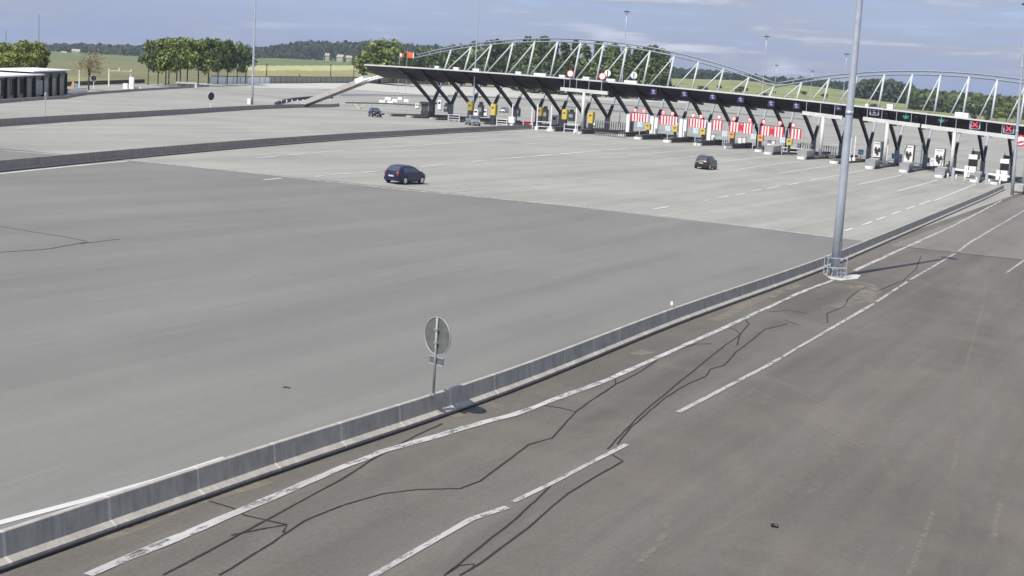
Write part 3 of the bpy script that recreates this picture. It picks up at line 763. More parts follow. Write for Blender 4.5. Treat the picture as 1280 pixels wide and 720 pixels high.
for key, pan, sg_, lab in BD:
    s0 = TP(pan[0][0], pan[0][3], BT)[0]; base = W(s0, BT)
    root = thing('closure_board', 'red and white striped lane closure board ' + lab, 'closure board', base, TH, 'striped closure boards')
    ze = []
    for (x0, y0, x1, y1) in pan:
        a, za = TP(x0, y0, BT); b, zb = TP(x1, y1, BT); zt = za; zl = zb
        z0_, z1_ = hst((a + b) / 2, BT) - base.z + zl, hst((a + b) / 2, BT) - base.z + zt
        board_panel(root, a, b, BT, z0_, z1_, 6 if len(pan) == 2 and key in 'ABC' else 7, (s0,)); ze.append((a, b, z0_, z1_))
    for (x, y), (a, b, z0_, z1_) in zip(sg_, ze):
        s, z = TP(x, y, BT); zz = hst(s, BT) - base.z + z
        mb = MB().disc((s - s0, -.06, zz), (0, -1, 0), .42, .03, 20, 0).disc((s - s0, -.085, zz), (0, -1, 0), .29, .03, 20, 1)
        if key in 'ABGE': mb.bbox((s - s0 - .2, -.125, zz - .05), (s - s0 + .2, -.105, zz + .05), 0)
        mb.beam((s - s0, 0, z1_ - .2), (s - s0, 0, zz), .07, .05, 2)
        mb.build('round_sign', ['red', 'white', 'galv'], root)
    z_ = ze[0][2]
    lo = ze[0][0] - s0 - .45; hi = ze[-1][1] - s0 + .25
    for k, x in enumerate((lo + .15, hi)): MB().bbox((x - .07, .09, hst(s0 + x, BT) - base.z), (x + .07, .22, ze[0][3] if k == 0 else ze[-1][3])).build('hinge_post', 'galv', root)
    if len(pan) == 2 and key in 'EG':
        a, b = ze[0][1] - s0, ze[1][0] - s0; zc = (ze[0][2] + ze[0][3]) / 2
        MB().bbox((a + .01, -.02, zc - .55), (b - .01, .02, zc + .45)).build('link_panel', 'red', root)
# white gate posts on the islands
for k, (px, py, i) in enumerate([(784, 142, 10), (813.7, 144.5, 11), (819, 146, 11), (850, 148, 12), (855, 148.5, 12), (885.5, 152.5, 13), (891, 163, 13), (924.5, 168, 14), (929.5, 167, 14), (961, 171, 15), (966, 171, 15), (998, 177, 16)]):
    s, t, b = on(i, px); zt = TP(px, py, t)[1]; zt = zt if k < 6 else 1.9
    lab = 'white gate post beside the striped boards, %s from the left' % ORD[k]
    root = thing('gate_post', lab, 'gate post', b, TH, 'white gate posts on the islands')
    MB().bbox((-.3, -.25, -.02), (.3, .25, zt - .3)).build('housing', 'white', root)
    MB().bbox((-.34, -.29, zt - .298), (.34, .29, zt - .2)).build('cap', 'galv', root)
# pale blue lane signs and yellow boxes on the islands
def lane_sign(i, px, py, lab, sz=.85):
    s, t, b = on(i, px); z = TP(px, py, t)[1] - .24
    root = thing('lane_sign', lab, 'lane sign', b, TH, 'blue lane signs on the islands')
    MB().bbox((-.06, .04, 0), (.06, .14, z + .3)).build('post', 'galv', root)
    mb = MB().bbox((-sz / 2, -.02, z - sz / 2), (sz / 2, .03, z + sz / 2), 0).bbox((-sz * .42, -.032, z - sz * .42), (sz * .42, -.021, z + sz * .42), 1)
    mb.beam((-.22 * sz, -.04, z + .2 * sz), (.16 * sz, -.04, z - .18 * sz), .012, .1 * sz, 0, side=(0, 1, 0)); mb.bbox((-.1 * sz, -.046, z - .26 * sz), (.24 * sz, -.034, z - .14 * sz), 0)
    mb.build('panel', ['white', 'blue' if i > 16 else 'paleblue'], root)
for k, (px, py) in enumerate([(798.5, 155.5), (833.5, 160.3), (868, 163.3), (904.5, 167), (940, 170.5), (976.5, 175)]):
    lane_sign(11 + k, px, py, 'pale blue square lane sign under the striped boards, %s from the left' % ORD[k])
for k, (i, px, py) in enumerate([(18, 1075, 190), (19, 1117, 195), (20, 1157.5, 200)]):
    lane_sign(i, px, py, 'blue and white square sign between the white terminals, %s from the left' % ORD[k], .95)
for k, (i, px, py) in enumerate([(11, 809, 158), (12, 843, 160.5), (13, 877.5, 164), (14, 913.5, 168.5), (15, 949.5, 172.3), (16, 985.5, 177)]):
    s, t, b = on(i, px); z = TP(px, py, t)[1] - .24
    root = thing('toll_box', 'small yellow payment box under the striped boards, %s from the left' % ORD[k], 'payment box', b, TH, 'yellow payment boxes')
    MB().bbox((-.45, -.4, z - .55), (.45, .4, z + .5)).build('housing', 'yellow' if k not in (3, 4) else 'orange', root)
    MB().bbox((-.2, -.43, z + .05), (.2, -.405, z + .22)).build('display', 'black', root)
    MB().bbox((-.2, -.2, -.02), (.2, .2, z - .552)).build('plinth', 'dark', root)
# tall yellow cabinets at the left lanes
for k, (i, px, y0, y1, m_) in enumerate([(5, 587, 126, 138, 'olive'), (6, 616, 128.5, 144, 'yellow'), (7, 673.5, 131, 145, 'olive'), (8, 705, 136, 149, 'yellow'), (9, 737.5, 139, 154, 'yellow')]):
    s, t, b = on(i, px); zt = min(3.6, TP(px, y0, t)[1] - .24); zb = max(.5, TP(px, y1, t)[1] - .24)
    root = thing('ticket_cabinet', '%s tall ticket cabinet, %s from the left among the open lanes' % ('bright yellow' if m_ == 'yellow' else 'dull yellow', ORD[k]), 'cabinet', b, TH, 'yellow ticket cabinets')
    MB().bbox((-.42, -.45, zb), (.42, .45, zt)).build('housing', m_, root)
    MB().bbox((.425, -.40, zb + .1), (.55, .40, zt - .1)).build('side_panel', 'olive', root)
    MB().bbox((-.16, -.49, zt - .75), (.16, -.455, zt - .5)).build('screen', 'black', root)
    MB().bbox((-.35, -.35, -.02), (.35, .35, zb - .002)).build('plinth', 'dark', root)
# white pay terminals on the right-hand islands
for k, (i, x0, y0, x1, y1) in enumerate([(18, 1090.6, 176, 1102, 197), (19, 1129.5, 180.5, 1141, 203), (20, 1167, 185, 1179.5, 208)]):
    px = (x0 + x1) / 2; s, t, b = on(i, px); zt = TP(px, (y0 + .6), t)[1] - .24; zb = TP(px, y1 - .5, t)[1] - .24; w = (TP(x1, y0, t)[0] - TP(x0, y0, t)[0]) / 2
    root = thing('pay_terminal', 'white pay terminal with shade painted on its sides, %s' % ['right beside the caged mast', 'between the two other terminals', 'nearest the two black topped booths'][k], 'pay terminal', b, TH, 'white pay terminals')
    mb = MB().bbox((-w, -.5, zb), (w, 1.2, zt)); mb.build('housing', 'dark', root)  # dark housing colour stands in for shade on the terminal's sides
    MB().bbox((-w + .04, -.55, zb + .04), (w - .04, -.505, zt - .04)).build('front_panel', 'white', root)
    MB().bbox((-w * .65, -.572, zt - .42), (w * .65, -.553, zt - .34)).build('nameplate', 'dark', root)
    mb = MB()
    for q, (x, z, r) in enumerate(((-.3, .58, .2), (-.26, .46, .3), (-.18, .32, .26), (.02, .38, .24), (.24, .44, .3), (.28, .56, .17), (.05, .24, .22), (.02, .16, .14))): mb.disc((x * w * 1.3, -.56, zb + (zt - zb) * z), (0, -1, 0), r * w * 1.25, .025 + .006 * q, 14)
    mb.build('pictogram', 'dark', root)
    MB().bbox((-w * .8, -.4, -.02), (w * .8, 1.0, zb - .002)).build('plinth', 'conc_dark', root)
# black topped booths at the right
for k, (i, px, y0) in enumerate([(22, 1213, 184.5), (23, 1252.5, 190)]):
    s, t, b = on(i, px); H = TP(px, y0, t)[1] - .24
    root = thing('machine_booth', 'white toll machine booth with black window, %s' % ('left of the pair' if k == 0 else 'right of the pair, beside the end mast'), 'toll booth', b, TH, 'black windowed machine booths')
    u = H / 4.4
    MB().bbox((-1.0, -.6, -.02), (.75, 1.2, 1.6 * u)).build('base_box', 'white', root)
    MB().bbox((-.42, -.62, .1), (-.3, -.602, 1.5 * u)).build('seam', 'dark', root)
    MB().bbox((-.5, -.5, 1.602 * u), (.75, 1.1, 2.7 * u)).build('window_box', 'black', root)
    MB().bbox((-.55, -.56, 2.702 * u), (.8, .5, 3.4 * u)).build('head', 'white', root)
    MB().bbox((-.2, .502, 2.702 * u), (1.0, 1.4, 3.9 * u)).build('hood', 'dark', root)
    mb = MB().tube([(0, 0, 3.4 * u), (0, 0, 4.0 * u)], .25, 8, 0, .18).tube([(0, 0, 4.0 * u), (0, 0, 4.4 * u)], .05, 6); mb.build('camera', 'black', root)
s, t, b = on(22, 1187)
b = W(S[21], t_on(S[21], 1187), .24)
root = thing('orange_cabinet', 'orange banded dark cabinet beside the right hand white terminal', 'cabinet', b, TH)
MB().bbox((-.6, -.5, 0), (.6, .5, 1.1)).build('housing', 'dark', root); MB().bbox((-.64, -.54, .7), (.64, .54, 1.05)).build('band', 'orange', root)
MB().bbox((-.3, -.3, 1.102), (.3, .3, 1.7)).build('head', 'dark', root); MB().tube([(0, 0, 1.7), (0, 0, 2.0)], .14, 10).build('beacon', 'lamp_red', root)
MB().bbox((-.35, -.57, .15), (.35, -.545, .6)).build('label_plate', 'slab', root)
# short white posts and thin poles at the right lanes
for k, (i, px, py) in enumerate([(18, 1086, 188), (19, 1125, 192.5), (20, 1164.5, 197)]):
    s, t, b = on(i, px); z = TP(px, py, t)[1] - .24
    root = thing('sensor_post', 'short white sensor post left of a pay terminal, %s from the left' % ORD[k], 'sensor post', b, TH, 'white sensor posts')
    MB().bbox((-.27, -.2, -.02), (.27, .2, max(1.2, z))).build('housing', 'white', root); MB().bbox((-.2, -.225, .8), (.2, -.202, 1.0)).build('lens', 'paleblue', root)
for k, (i, px, py) in enumerate([(7, 639.5, 130), (7, 664, 134), (8, 670.5, 127), (8, 688, 129), (9, 719, 131), (18, 1061.5, 172), (18, 1067, 169), (19, 1107.5, 172), (20, 1150, 177.5)]):
    s, t, b = on(i, px); z = max(2.4, min(4.2, TP(px, py, t)[1] - .24))
    lab = 'slim pale detector pole among the lanes, %s from the left' % ORD[k]
    root = thing('detector_pole', lab, 'pole', b, TH, 'slim detector poles')
    MB().tube([(0, 0, 0), (0, 0, z)], .1, 8).build('pole', 'white', root); MB().bbox((-.25, -.25, 0), (.25, .25, .55)).build('foot', 'white', root)
    if k == 0: MB().bbox((-.55, -.3, .7), (.5, .3, 1.75)).build('box', 'white', root)
# lane equipment of the open left-hand lanes
for k, (i, px) in enumerate([(3, 534.5), (4, 536)][:1]):
    s, t, b = on(2, 534.5)
    root = thing('toll_cabin', 'dark grey staffed toll cabin with black windows at the left lanes', 'toll cabin', b, TH)
    MB().bbox((-.8, -1.3, -.02), (.8, 1.3, 1.1)).build('base', 'dark', root); MB().bbox((-.75, -1.25, 1.102), (.75, 1.25, 2.4)).build('glazing', 'glass', root)
    mb = MB()
    for x in (-.75, .75):
        for y in (-1.25, 0, 1.25): mb.box((x, y, 1.75), (.12, .12, 1.3))
    mb.build('frame', 'galv_dark', root); MB().bbox((-1.0, -1.6, 2.402), (1.0, 1.6, 2.75)).build('roof', 'dark', root)
for k, (i, px, py0, py1, w, lab) in enumerate([(2, 521.5, 129.5, 136, .45, 'small white square notice board left of the dark toll cabin'), (3, 549.5, 125, 138, .42, 'tall white machine right of the dark toll cabin'),
                                      (6, 595, 137, 146, .5, 'white console in front of the silver car, left one'), (6, 606.5, 137, 146, .45, 'white console next to the bright yellow cabinet'), (8, 693, 144, 158, .45, 'white console with black screen by the second bright yellow cabinet'), (9, 742, 150, 158, .4, 'pale console by the barred fence')]):
    b = G(px, py1); zt = (py1 - py0) * (b - EYE).length / F
    root = thing('console', lab, 'console', b, TH, 'white lane consoles')
    MB().bbox((-w, -.35, .25), (w, .35, zt)).build('housing', 'white', root); MB().bbox((-w * .7, -.372, zt * .6), (w * .7, -.352, zt * .82)).build('screen', 'black', root)
    MB().bbox((-w * .6, -.25, -.02), (w * .6, .25, .248)).build('foot', 'dark', root)
for k, (px, py0, py1, w, lab) in enumerate([(600.5, 127.5, 146, .55, 'dark brown machine between two white consoles at the left lanes'), (558, 129, 140, .5, 'dark machine left of the grey tubular guard frame'), (646, 133, 146, .7, 'dark machine right of the white guard frame'), (681, 133, 152, .6, 'dark machine inside the white guard frame'), (714, 137, 152, .7, 'dark machine left of the white gantry column')]):
    b = G(px, py1); zt = (py1 - py0) * (b - EYE).length / F
    root = thing('lane_machine', lab, 'machine', b, TH, 'dark lane machines')
    MB().bbox((-w, -.5, 0), (w, .5, zt * .8)).build('housing', 'dark', root); MB().bbox((-w * .6, -.3, zt * .8 + .002), (w * .6, .3, zt)).build('head', 'black', root)
    MB().bbox((-w * .7, -.53, zt * .35), (w * .7, -.505, zt * .6)).build('front_plate', 'galv_dark', root)
# metal guard frames in front of island noses
def frame_rail(i, px, w, lab, m_='white', n=3, hgt=1.25):
    t = t_on(S[i], px); b = W(S[i], t, 0)
    root = thing('guard_frame', lab, 'guard rail', b, TH, 'tubular guard frames')
    mb = MB()
    for x in (-w, w): mb.tube([(x, 0, 0), (x, 0, hgt)], .07, 6)
    mb.build('upright', 'white', root)
    mb = MB()
    for q in range(n): mb.tube([(-w, 0, hgt * (q + 1) / n - .04), (w, 0, hgt * (q + 1) / n - .04)], .06, 6)
    mb.build('rail', m_, root)
frame_rail(4, 567, 1.1, 'grey tubular guard frame before the third slanted strut', 'galv')
frame_rail(6, 627, 1.0, 'white tubular guard frame right of the silver car', 'white')
frame_rail(7, 659.5, .9, 'red and white tubular guard frame by the thin poles', 'red', 4)
frame_rail(8, 679, 1.2, 'white guard frame around a machine right of the red one', 'white', 2, 1.6)
frame_rail(9, 713, 1.2, 'pale guard frame left of the white gantry column', 'galv', 2, 1.6)
frame_rail(16, 990, 1.8, 'cream guard frame under the last striped board', 'cream', 2, 1.2)
# barred fences closing two unused lanes
def fence(s0, s1, t, lab, hgt, step):
    b = W(s0, t); root = thing('barred_fence', lab, 'fence', b, TH, 'barred lane fences')
    mb = MB(); s = 0
    z = lambda q: hst(s0 + q, t) - b.z
    while s <= s1 - s0 + .01:
        mb.bbox((s - .06, -.05, z(s)), (s + .06, .05, z(s) + hgt)); s += step
    mb.build('bars', 'dark', root)
    mb = MB()
    for q in (.25, .5, hgt - .2): mb.beam((0, .0, z(0) + q), (s1 - s0, 0, z(s1 - s0) + q), .14, .08)
    mb.build('rails', 'galv_dark', root)
t_ = -24.0
fence(TP(744, 160, t_)[0], TP(783, 160, t_)[0], t_, 'dark barred fence left of the red striped boards', 2.6, .42)
t_ = -12.0
fence(TP(1001.5, 175, t_)[0], TP(1017, 175, t_)[0], t_, 'dark barred fence right of the last striped board', 2.2, .4)
fence(TP(1030.5, 180, t_)[0], TP(1046, 180, t_)[0], t_, 'dark barred fence behind the caged mast', 2.2, .4)
# long closing booms
for px0, py0, px1, py1, lab in ((1192, 211.3, 1218, 214.8, 'white boom across the closed lane, left of the two'), (1234, 217, 1262, 220.8, 'white boom across the closed lane beside the end mast')):
    t = -27.5; a, za = TP(px0, py0, t); b, zb = TP(px1, py1, t); base = W(a, t)
    root = thing('lane_boom', lab, 'barrier boom', base, TH, 'white lane booms')
    MB().beam((0, 0, za), (b - a, 0, hst(b, t) - base.z + zb), .12, .3).build('arm', 'white', root)
    MB().bbox((-.2, -.2, 0), (.2, .2, za + .2)).build('pivot_post', 'galv', root)
# white gantries with columns (height gauges)
def gantry(x0, y0, x1, y1, cx, lab, ext=0):
    t = -15.2; a, za = TP(x0, y0, t); b, zb = TP(x1, y1, t); c = TP(cx, 150, t)[0]; base = W(c, t)
    root = thing('height_gantry', lab, 'gantry', base, TH, 'white height gantries')
    z = lambda s, q: hst(s, t) - base.z + q
    MB().beam((a - c, 0, z(a, za)), (b - c + ext, 0, z(b, zb)), .5, .62).build('beam', 'gantry_white', root)
    MB().tube([(0, 0, 0), (0, 0, z(c, (za + zb) / 2) - .3)], .3, 12).build('column', 'gantry_white', root, True)
    q = a + .6; mb = MB()
    while q < b:
        mb.tube([(q - c, 0, z(q, (za + zb) / 2) + .2), (q - c, 0, z(q, 9.2))], .05, 6); q += 2.4
    mb.build('hanger', 'galv', root)
    mb = MB(); q = a + 1.2
    while q < b: mb.box((q - c, -.3, z(q, (za + zb) / 2) - .42), (.5, .4, .35)); q += 4.9
    mb.build('detector', 'galv_dark', root)
gantry(701, 111, 760, 116.5, 728, 'white height gantry left of the barred fence, on one round column')
gantry(1003, 141, 1053, 147.3, 1029, 'white height gantry just left of the caged mast')
gantry(1079, 148.2, 1150, 157, 1110, 'white height gantry right of the caged mast')
gantry(1152, 157.5, 1275, 172.5, 1195, 'long white height gantry under the red cross signals')
# overhead signals
def signal(px, py, kind, lab, sz=1.6):
    t = -13.6; s, z = TP(px, py, t); base = W(s, t)
    root = thing('lane_signal', lab, 'lane signal', base, TH, 'overhead lane signals')
    MB().bbox((-sz / 2, 0, z - sz / 2), (sz / 2, .35, z + sz / 2)).build('housing', 'black', root)
    if kind in 'Xw':
        mb = MB(); e = sz / 2 + .06
        for a_, b_ in (((-e, z - e), (e, z - e)), ((-e, z + e), (e, z + e)), ((-e, z - e), (-e, z + e)), ((e, z - e), (e, z + e))): mb.beam((a_[0], .1, a_[1]), (b_[0], .1, b_[1]), .3, .1)
        mb.build('frame', 'galv', root)
    mb = MB()
    if kind == 'X':
        mb.beam((-.42, -.03, z - .42), (.42, -.03, z + .42), .02, .22, side=(0, 1, 0)).beam((-.42, -.055, z + .42), (.42, -.055, z - .42), .02, .22, side=(0, 1, 0)); mb.build('red_cross', 'led_red', root)
    elif kind == 'G':
        mb.bbox((-.09, -.04, z - .3), (.09, -.02, z + .5)); mb.beam((-.45, -.03, z), (0, -.03, z - .5), .02, .18, side=(0, 1, 0)); mb.beam((.45, -.055, z), (0, -.055, z - .5), .02, .18, side=(0, 1, 0)); mb.build('green_arrow', 'led_green', root)
    else:
        MB().bbox((-sz * .45, -.02, z - sz * .45), (sz * .45, -.002, z + sz * .45)).build('panel', 'purple', root)
        mb.bbox((-.16, -.04, z - .3), (.0, -.02, z + .42)); mb.bbox((-.34, -.06, z + .08), (.26, -.042, z + .2)); mb.bbox((-.1, -.08, z - .36), (.26, -.062, z - .22)); mb.build('symbol', 'symbol', root)
    mb = MB()
    for x in (-sz * .3, sz * .3): mb.tube([(x, .2, z + sz / 2), (x, .2, hst(s, 0) - base.z + 9.2)], .04, 6)
    mb.build('hanger', 'galv_dark', root)
for k, (px, py) in enumerate([(817, 114.4), (855.6, 117), (891, 120.5), (926, 124), (964, 129), (995.6, 132), (1048, 133.5)]):
    signal(px, py, 'p', 'dark violet overhead lane sign with white symbol, %s from the left' % ORD[k], 1.2)
signal(1093, 139, 'w', 'violet overhead lane sign in a pale frame right of the caged mast', 1.15)
signal(1132.5, 144.6, 'G', 'dark overhead signal with green arrow, left of the two green ones', 1.2)
signal(1177, 149, 'G', 'dark overhead signal with green arrow next to the red crosses', 1.25)
signal(1218.7, 155.6, 'X', 'black overhead signal with red cross, left of the two', 1.3)
signal(1261, 160.8, 'X', 'black overhead signal with red cross beside the end mast', 1.3)
# round speed signs sticking up over the roof edge
for px, py, face, lab in ((713, 92, 1, 'round red ringed sign over the roof edge, leftmost of its group'), (753, 95.3, 1, 'round red ringed sign over the roof edge above the white gantry'),
                          (759.5, 91.5, 0, 'round sign seen from behind, overlapped by the red ringed one'), (792.5, 94.3, 0, 'round pale sign with dark bar over the roof edge, rightmost')):
    t = -15.0 if face else -10; s, z = TP(px, py, t); base = W(s, t)
    root = thing('round_roof_sign', lab, 'road sign', base, TH, 'round signs over the roof edge')
    if face: MB().disc((0, 0, z), (0, -1, 0), .66, .03, 24).build('ring', 'red', root); MB().disc((0, -.04, z), (0, -1, 0), .52, .03, 24).build('face', 'white', root)
    else: MB().disc((0, 0, z), (0, -1, 0), .62, .03, 24).build('back_plate', 'white', root); MB().bbox((-.07, -.1, z - .6), (.07, -.03, z + .45)).build('back_channel', 'dark', root)
    MB().tube([(0, .06, 7.6 if face else 9), (0, .06, z + .3)], .05, 6).build('post', 'galv', root)
# roundel at the far right edge, and what stands there
t = -15.2; s, z = TP(1276, 176, t); base = W(s, t)
root = thing('prohibition_sign', 'red and white round sign at the right end of the long gantry', 'road sign', base, TH)
MB().disc((0, -.3, z), (0, -1, 0), .95, .04, 28).build('ring', 'red', root); MB().disc((0, -.345, z), (0, -1, 0), .68, .04, 28).build('face', 'white', root)
mb = MB().beam((-.5, -.39, z - .35), (.5, -.39, z - .05), .02, .3, side=(0, 1, 0)); mb.build('bar', 'red', root); MB().tube([(0, 0, z - .6), (0, 0, z + .9)], .07, 8).build('post', 'galv', root)
b = G(1279, 232)
root = thing('gantry_post', 'pale green steel post at the right edge of the lanes', 'post', b, TH)
MB().tube([(0, 0, 0), (0, 0, 7.2)], .26, 10).build('post', mat('pale green steel', (.42, .52, .49), .5), root, True); MB().bbox((-.5, -.5, 0), (.5, .5, .3)).build('foot', 'concrete', root)
b = G(1274, 242)
root = thing('crash_cushion', 'grey crash cushion on the ground beside the end mast', 'crash cushion', b, TH)
MB().bbox((-1.0, 0, .0), (1.2, 3.5, .3)).build('base', 'conc_dark', root); MB().bbox((-.8, .1, .302), (1.0, 3.4, 1.25)).build('block', 'concrete', root)

# left of the canopy: rails, signs, posts
def guardrail(px, lab, m_='rail', hgt=.75):
    V = [GT(*p) for p in px]; root = thing('guardrail', lab, 'guardrail', V[0], 0, 'steel guardrails')
    mb = MB(); off = V[0]
    for a, b in zip(V, V[1:]): mb.beam(a - off + Vector((0, 0, hgt - .15)), b - off + Vector((0, 0, hgt - .15)), .08, .34)
    mb.build('rail', m_, root); mb = MB()
    for a, b in zip(V, V[1:]):
        n = max(1, int((b - a).length / 4))
        for q in range(n + 1): p = a + (b - a) * q / n - off; mb.box(p + Vector((0, 0, hgt / 2 - .2)), (.1, .1, hgt))
    mb.build('posts', 'galv_dark', root)
guardrail([(425, 121.5), (470, 121), (540, 122.5), (600, 124)], 'pale guardrail crossing behind the dark blue car', 'galv')
guardrail([(432, 131.5), (480, 132), (530, 135)], 'brown grey guardrail between sloping leg and toll cabin')
guardrail([(560, 121), (700, 128), (860, 139), (1010, 152)], 'long guardrail on the paving behind the slanted struts')
guardrail([(700, 135), (860, 149), (1000, 164)], 'nearer long guardrail behind the striped boards')
for k, (px, py, w) in enumerate([(485, 124, 1.0), (494, 126.5, .9), (500, 123.8, .7), (508, 126.6, .8), (478, 128, .9), (488, 129, .9)]):
    o = MB().bbox((-w, -.3, 0), (w, .3, .25), 0).bbox((-w * .98, -.2, .25), (w * .98, .2, .8), 0).build('barrier_block', 'white', None, loc=G(px, py + 1)); o.rotation_euler = (0, 0, TH)
    tag(o, 'white plastic barrier block in the loose cluster beyond the guardrail', 'barrier block', 'white barrier blocks')
b = G(449, 135.5)
root = thing('forked_sign', 'pale low V shaped marker beside the dark blue car', 'road marker', b, TH)
mb = MB().beam((0, 0, .1), (-1.5, 0, 1.0), .12, .18).beam((0, 0, .1), (1.7, 0, 1.1), .12, .18); mb.build('arms', 'slab', root); MB().bbox((-.4, -.4, 0), (.4, .4, .25)).build('foot', 'yellow', root)
# signs on the paving at the left
def round_sign(px, py, zc, r, lab, back, az, m_='dark'):
    b = G(px, py); root = thing('road_sign', lab, 'road sign', b, az, 'small round signs on the left paving')
    MB().tube([(0, .05, 0), (0, .05, zc + r * .8)], .06, 8).build('post', 'white' if not back else 'galv', root)
    mb = MB().disc((0, 0, zc), (0, -1, 0), r, .04, 24, 0); mb.tube([(r * math.cos(2 * math.pi * k / 24), -.02, zc + r * math.sin(2 * math.pi * k / 24)) for k in range(25)], .03, 6, 1)
    mb.build('sign_disc', [m_, 'white'], root)
round_sign(263.5, 134, 1.85, .72, 'dark oval sign back on a white post behind the far barrier', False, R(50), 'navy')
round_sign(57, 145.5, 2.35, .32, 'thin grey sign seen almost edge on near the left frame edge', True, R(86), 'galv_dark')
round_sign(117, 111, 2.2, .62, 'small blue and white round sign by the leafless tree', False, R(15), 'navy')
# cream height frame and white things on the forecourt
a, b = G(136, 108.5), G(163.5, 109.5); d = (b - a); ln = d.length
root = thing('goal_frame', 'cream goalpost shaped height frame before the plane trees', 'height frame', a, math.atan2(d.y, d.x))
mb = MB(); px_m = (a - EYE).length / F
hh = 21.5 * px_m
for x in (0, ln): mb.tube([(x, 0, 0), (x, 0, hh)], .16, 8)
mb.build('upright', 'cream', root); MB().tube([(0, 0, hh - 2.6 * px_m), (ln, 0, hh - 2.6 * px_m)], .13, 8).build('crossbar', 'cream', root)
MB().box((ln * .47, 0, hh - .5 * px_m), (.5, .2, .6)).build('lamp', 'cream', root)
b = G(99, 111.5); root = thing('cream_post', 'tall cream post standing beside the annex', 'post', b)
MB().tube([(0, 0, 0), (0, 0, 23 * (b - EYE).length / F)], .14, 8).build('post', 'cream', root); MB().bbox((-.3, -.3, 0), (.3, .3, .2)).build('foot', 'concrete', root)
for k, (px, py, w, h_, lab) in enumerate([(157, 111, .5, 1.2, 'white cabinet left of the height frame foot'), (164.5, 111, .5, 2.6, 'white pillar by the height frame foot'), (170, 111.2, 1.2, .45, 'low white block right of the height frame')]):
    o = MB().bbox((-w, -.4, 0), (w, .4, h_)).bbox((-w * .8, -.42, h_ * .3), (w * .8, -.402, h_ * .8)).build('white_block', 'white', None, loc=G(px, py)); tag(o, lab, 'block')
a, b = G(219, 108.5), G(245.5, 110.5); d = b - a
root = thing('low_barrier_arm', 'white low barrier arm on two legs below the plane trees', 'barrier arm', a, math.atan2(d.y, d.x))
MB().beam((0, 0, 1.1), (d.length, 0, 1.1), .3, .4).build('arm', 'white', root)
mb = MB().box((.2, 0, .5), (.3, .3, 1.0)).box((d.length - .2, 0, .5), (.5, .4, 1.0)); mb.build('legs', 'white', root)

# ------------------------------------------------------------------ service building at the left
a, b = G(-8, 124), G(84, 117.8); d = b - a; d.z = 0; ang = math.atan2(d.y, d.x); LB = d.length
pm = (G(40, 121) - EYE).length / F
root = thing('service_building', 'low service building with white flat roofs and dark columns', 'building', a, ang); root.scale = (1, 1, .8)
zA = lambda x: (b.z - a.z) * x / LB
h1, h2 = 31 * pm, 30.5 * pm; xm = LB * .50
MB().bbox((-6, .6, -1), (LB - .3, 9, 4.1)).build('wall', 'panel', root)
mb = MB()
for k in range(4): mb.bbox((k * xm / 4 - 1.2, .45, .4), (k * xm / 4 + .6, .6, 3.9))
mb.build('window', 'glass', root)
for q in range(10):
    x = -5 + q * (LB + 4.8) / 9; MB().bbox((x - .22, .0, -1), (x + .22, .5, 4.2)).build('column', 'black', root)
mb = MB()
for q in range(7): x = -4.5 + q * 1.0; mb.bbox((x - .05, .38, .3), (x + .05, .46, 4.0))
mb.build('mullion_grid', 'black', root)
MB().bbox((-6, .25, 3.4), (LB, .7, 4.12)).build('fascia', 'dark', root)
mb = MB(); mb.bbox((-7, -1.6, 4.13), (xm, 9.3, 4.4)); mb.build('roof', 'white', root)
mb = MB(); mb.bbox((xm * .86, -.6, 4.75), (LB + .8, 6.5, 5.0)); mb.build('upper_roof', 'white', root); MB().bbox((xm, .3, 4.12), (LB, 6.2, 4.748)).build('upper_wall', 'dark', root)
MB().bbox((LB * .52, .2, -.2), (LB * .70, .62, 2.9)).build('door', 'galv_dark', root)
# annex shelter, low wall
root = thing('shelter', 'small white roofed shelter joined to the end of the service building', 'shelter', b, ang); root.scale = (1, 1, .85)
MB().bbox((.3, 1, 3.6), (3.4, 6, 3.85)).build('roof', 'white', root)
mb = MB()
for x in (.5, 3.2):
    for y in (1.2, 5.8): mb.tube([(x, y, -.3), (x, y, 3.6)], .09, 8)
mb.build('posts', 'white', root); MB().bbox((.6, 5.2, 0), (3.0, 5.4, 3.0)).build('back_wall', 'panel', root)
o = MB().bbox((-.3, -.3, 0), (.3, .3, 1.0)).bbox((-.2, -.2, 1.0), (.2, .2, 1.5)).build('fuel_pump', 'orange', None, loc=G(91.5, 111.5)); tag(o, 'orange machine standing under the small shelter', 'machine')
o = MB().bbox((-.5, -.5, 0), (.5, .5, .7)).bbox((-.35, -.35, .7), (.35, .35, 1.1)).build('blue_bin', 'blue', None, loc=G(95.5, 111)); tag(o, 'blue container beside the orange machine', 'container')
p, q = G(84.5, 116.5), G(108, 114.5)
root = thing('low_wall', 'low white wall at the corner of the service building', 'wall', p, math.atan2(q.y - p.y, q.x - p.x))
MB().bbox((0, -.15, -.2), ((q - p).length, .15, .75)).build('wall', 'white', root); MB().bbox((-.1, -.2, .751), ((q - p).length + .1, .2, .85)).build('coping', 'slab', root)
o = MB().add([(-1, -.5, 0), (1, -.5, 0), (1, .5, 0), (-1, .5, 0), (-.6, -.3, .7), (.8, -.3, .9), (.7, .3, .8), (-.5, .3, .6)], [(0, 1, 5, 4), (1, 2, 6, 5), (2, 3, 7, 6), (3, 0, 4, 7), (4, 5, 6, 7), (0, 3, 2, 1)]).build('tarpaulin', 'white', None, loc=G(12, 121)); tag(o, 'crumpled white sheet lying before the service building', 'sheet')

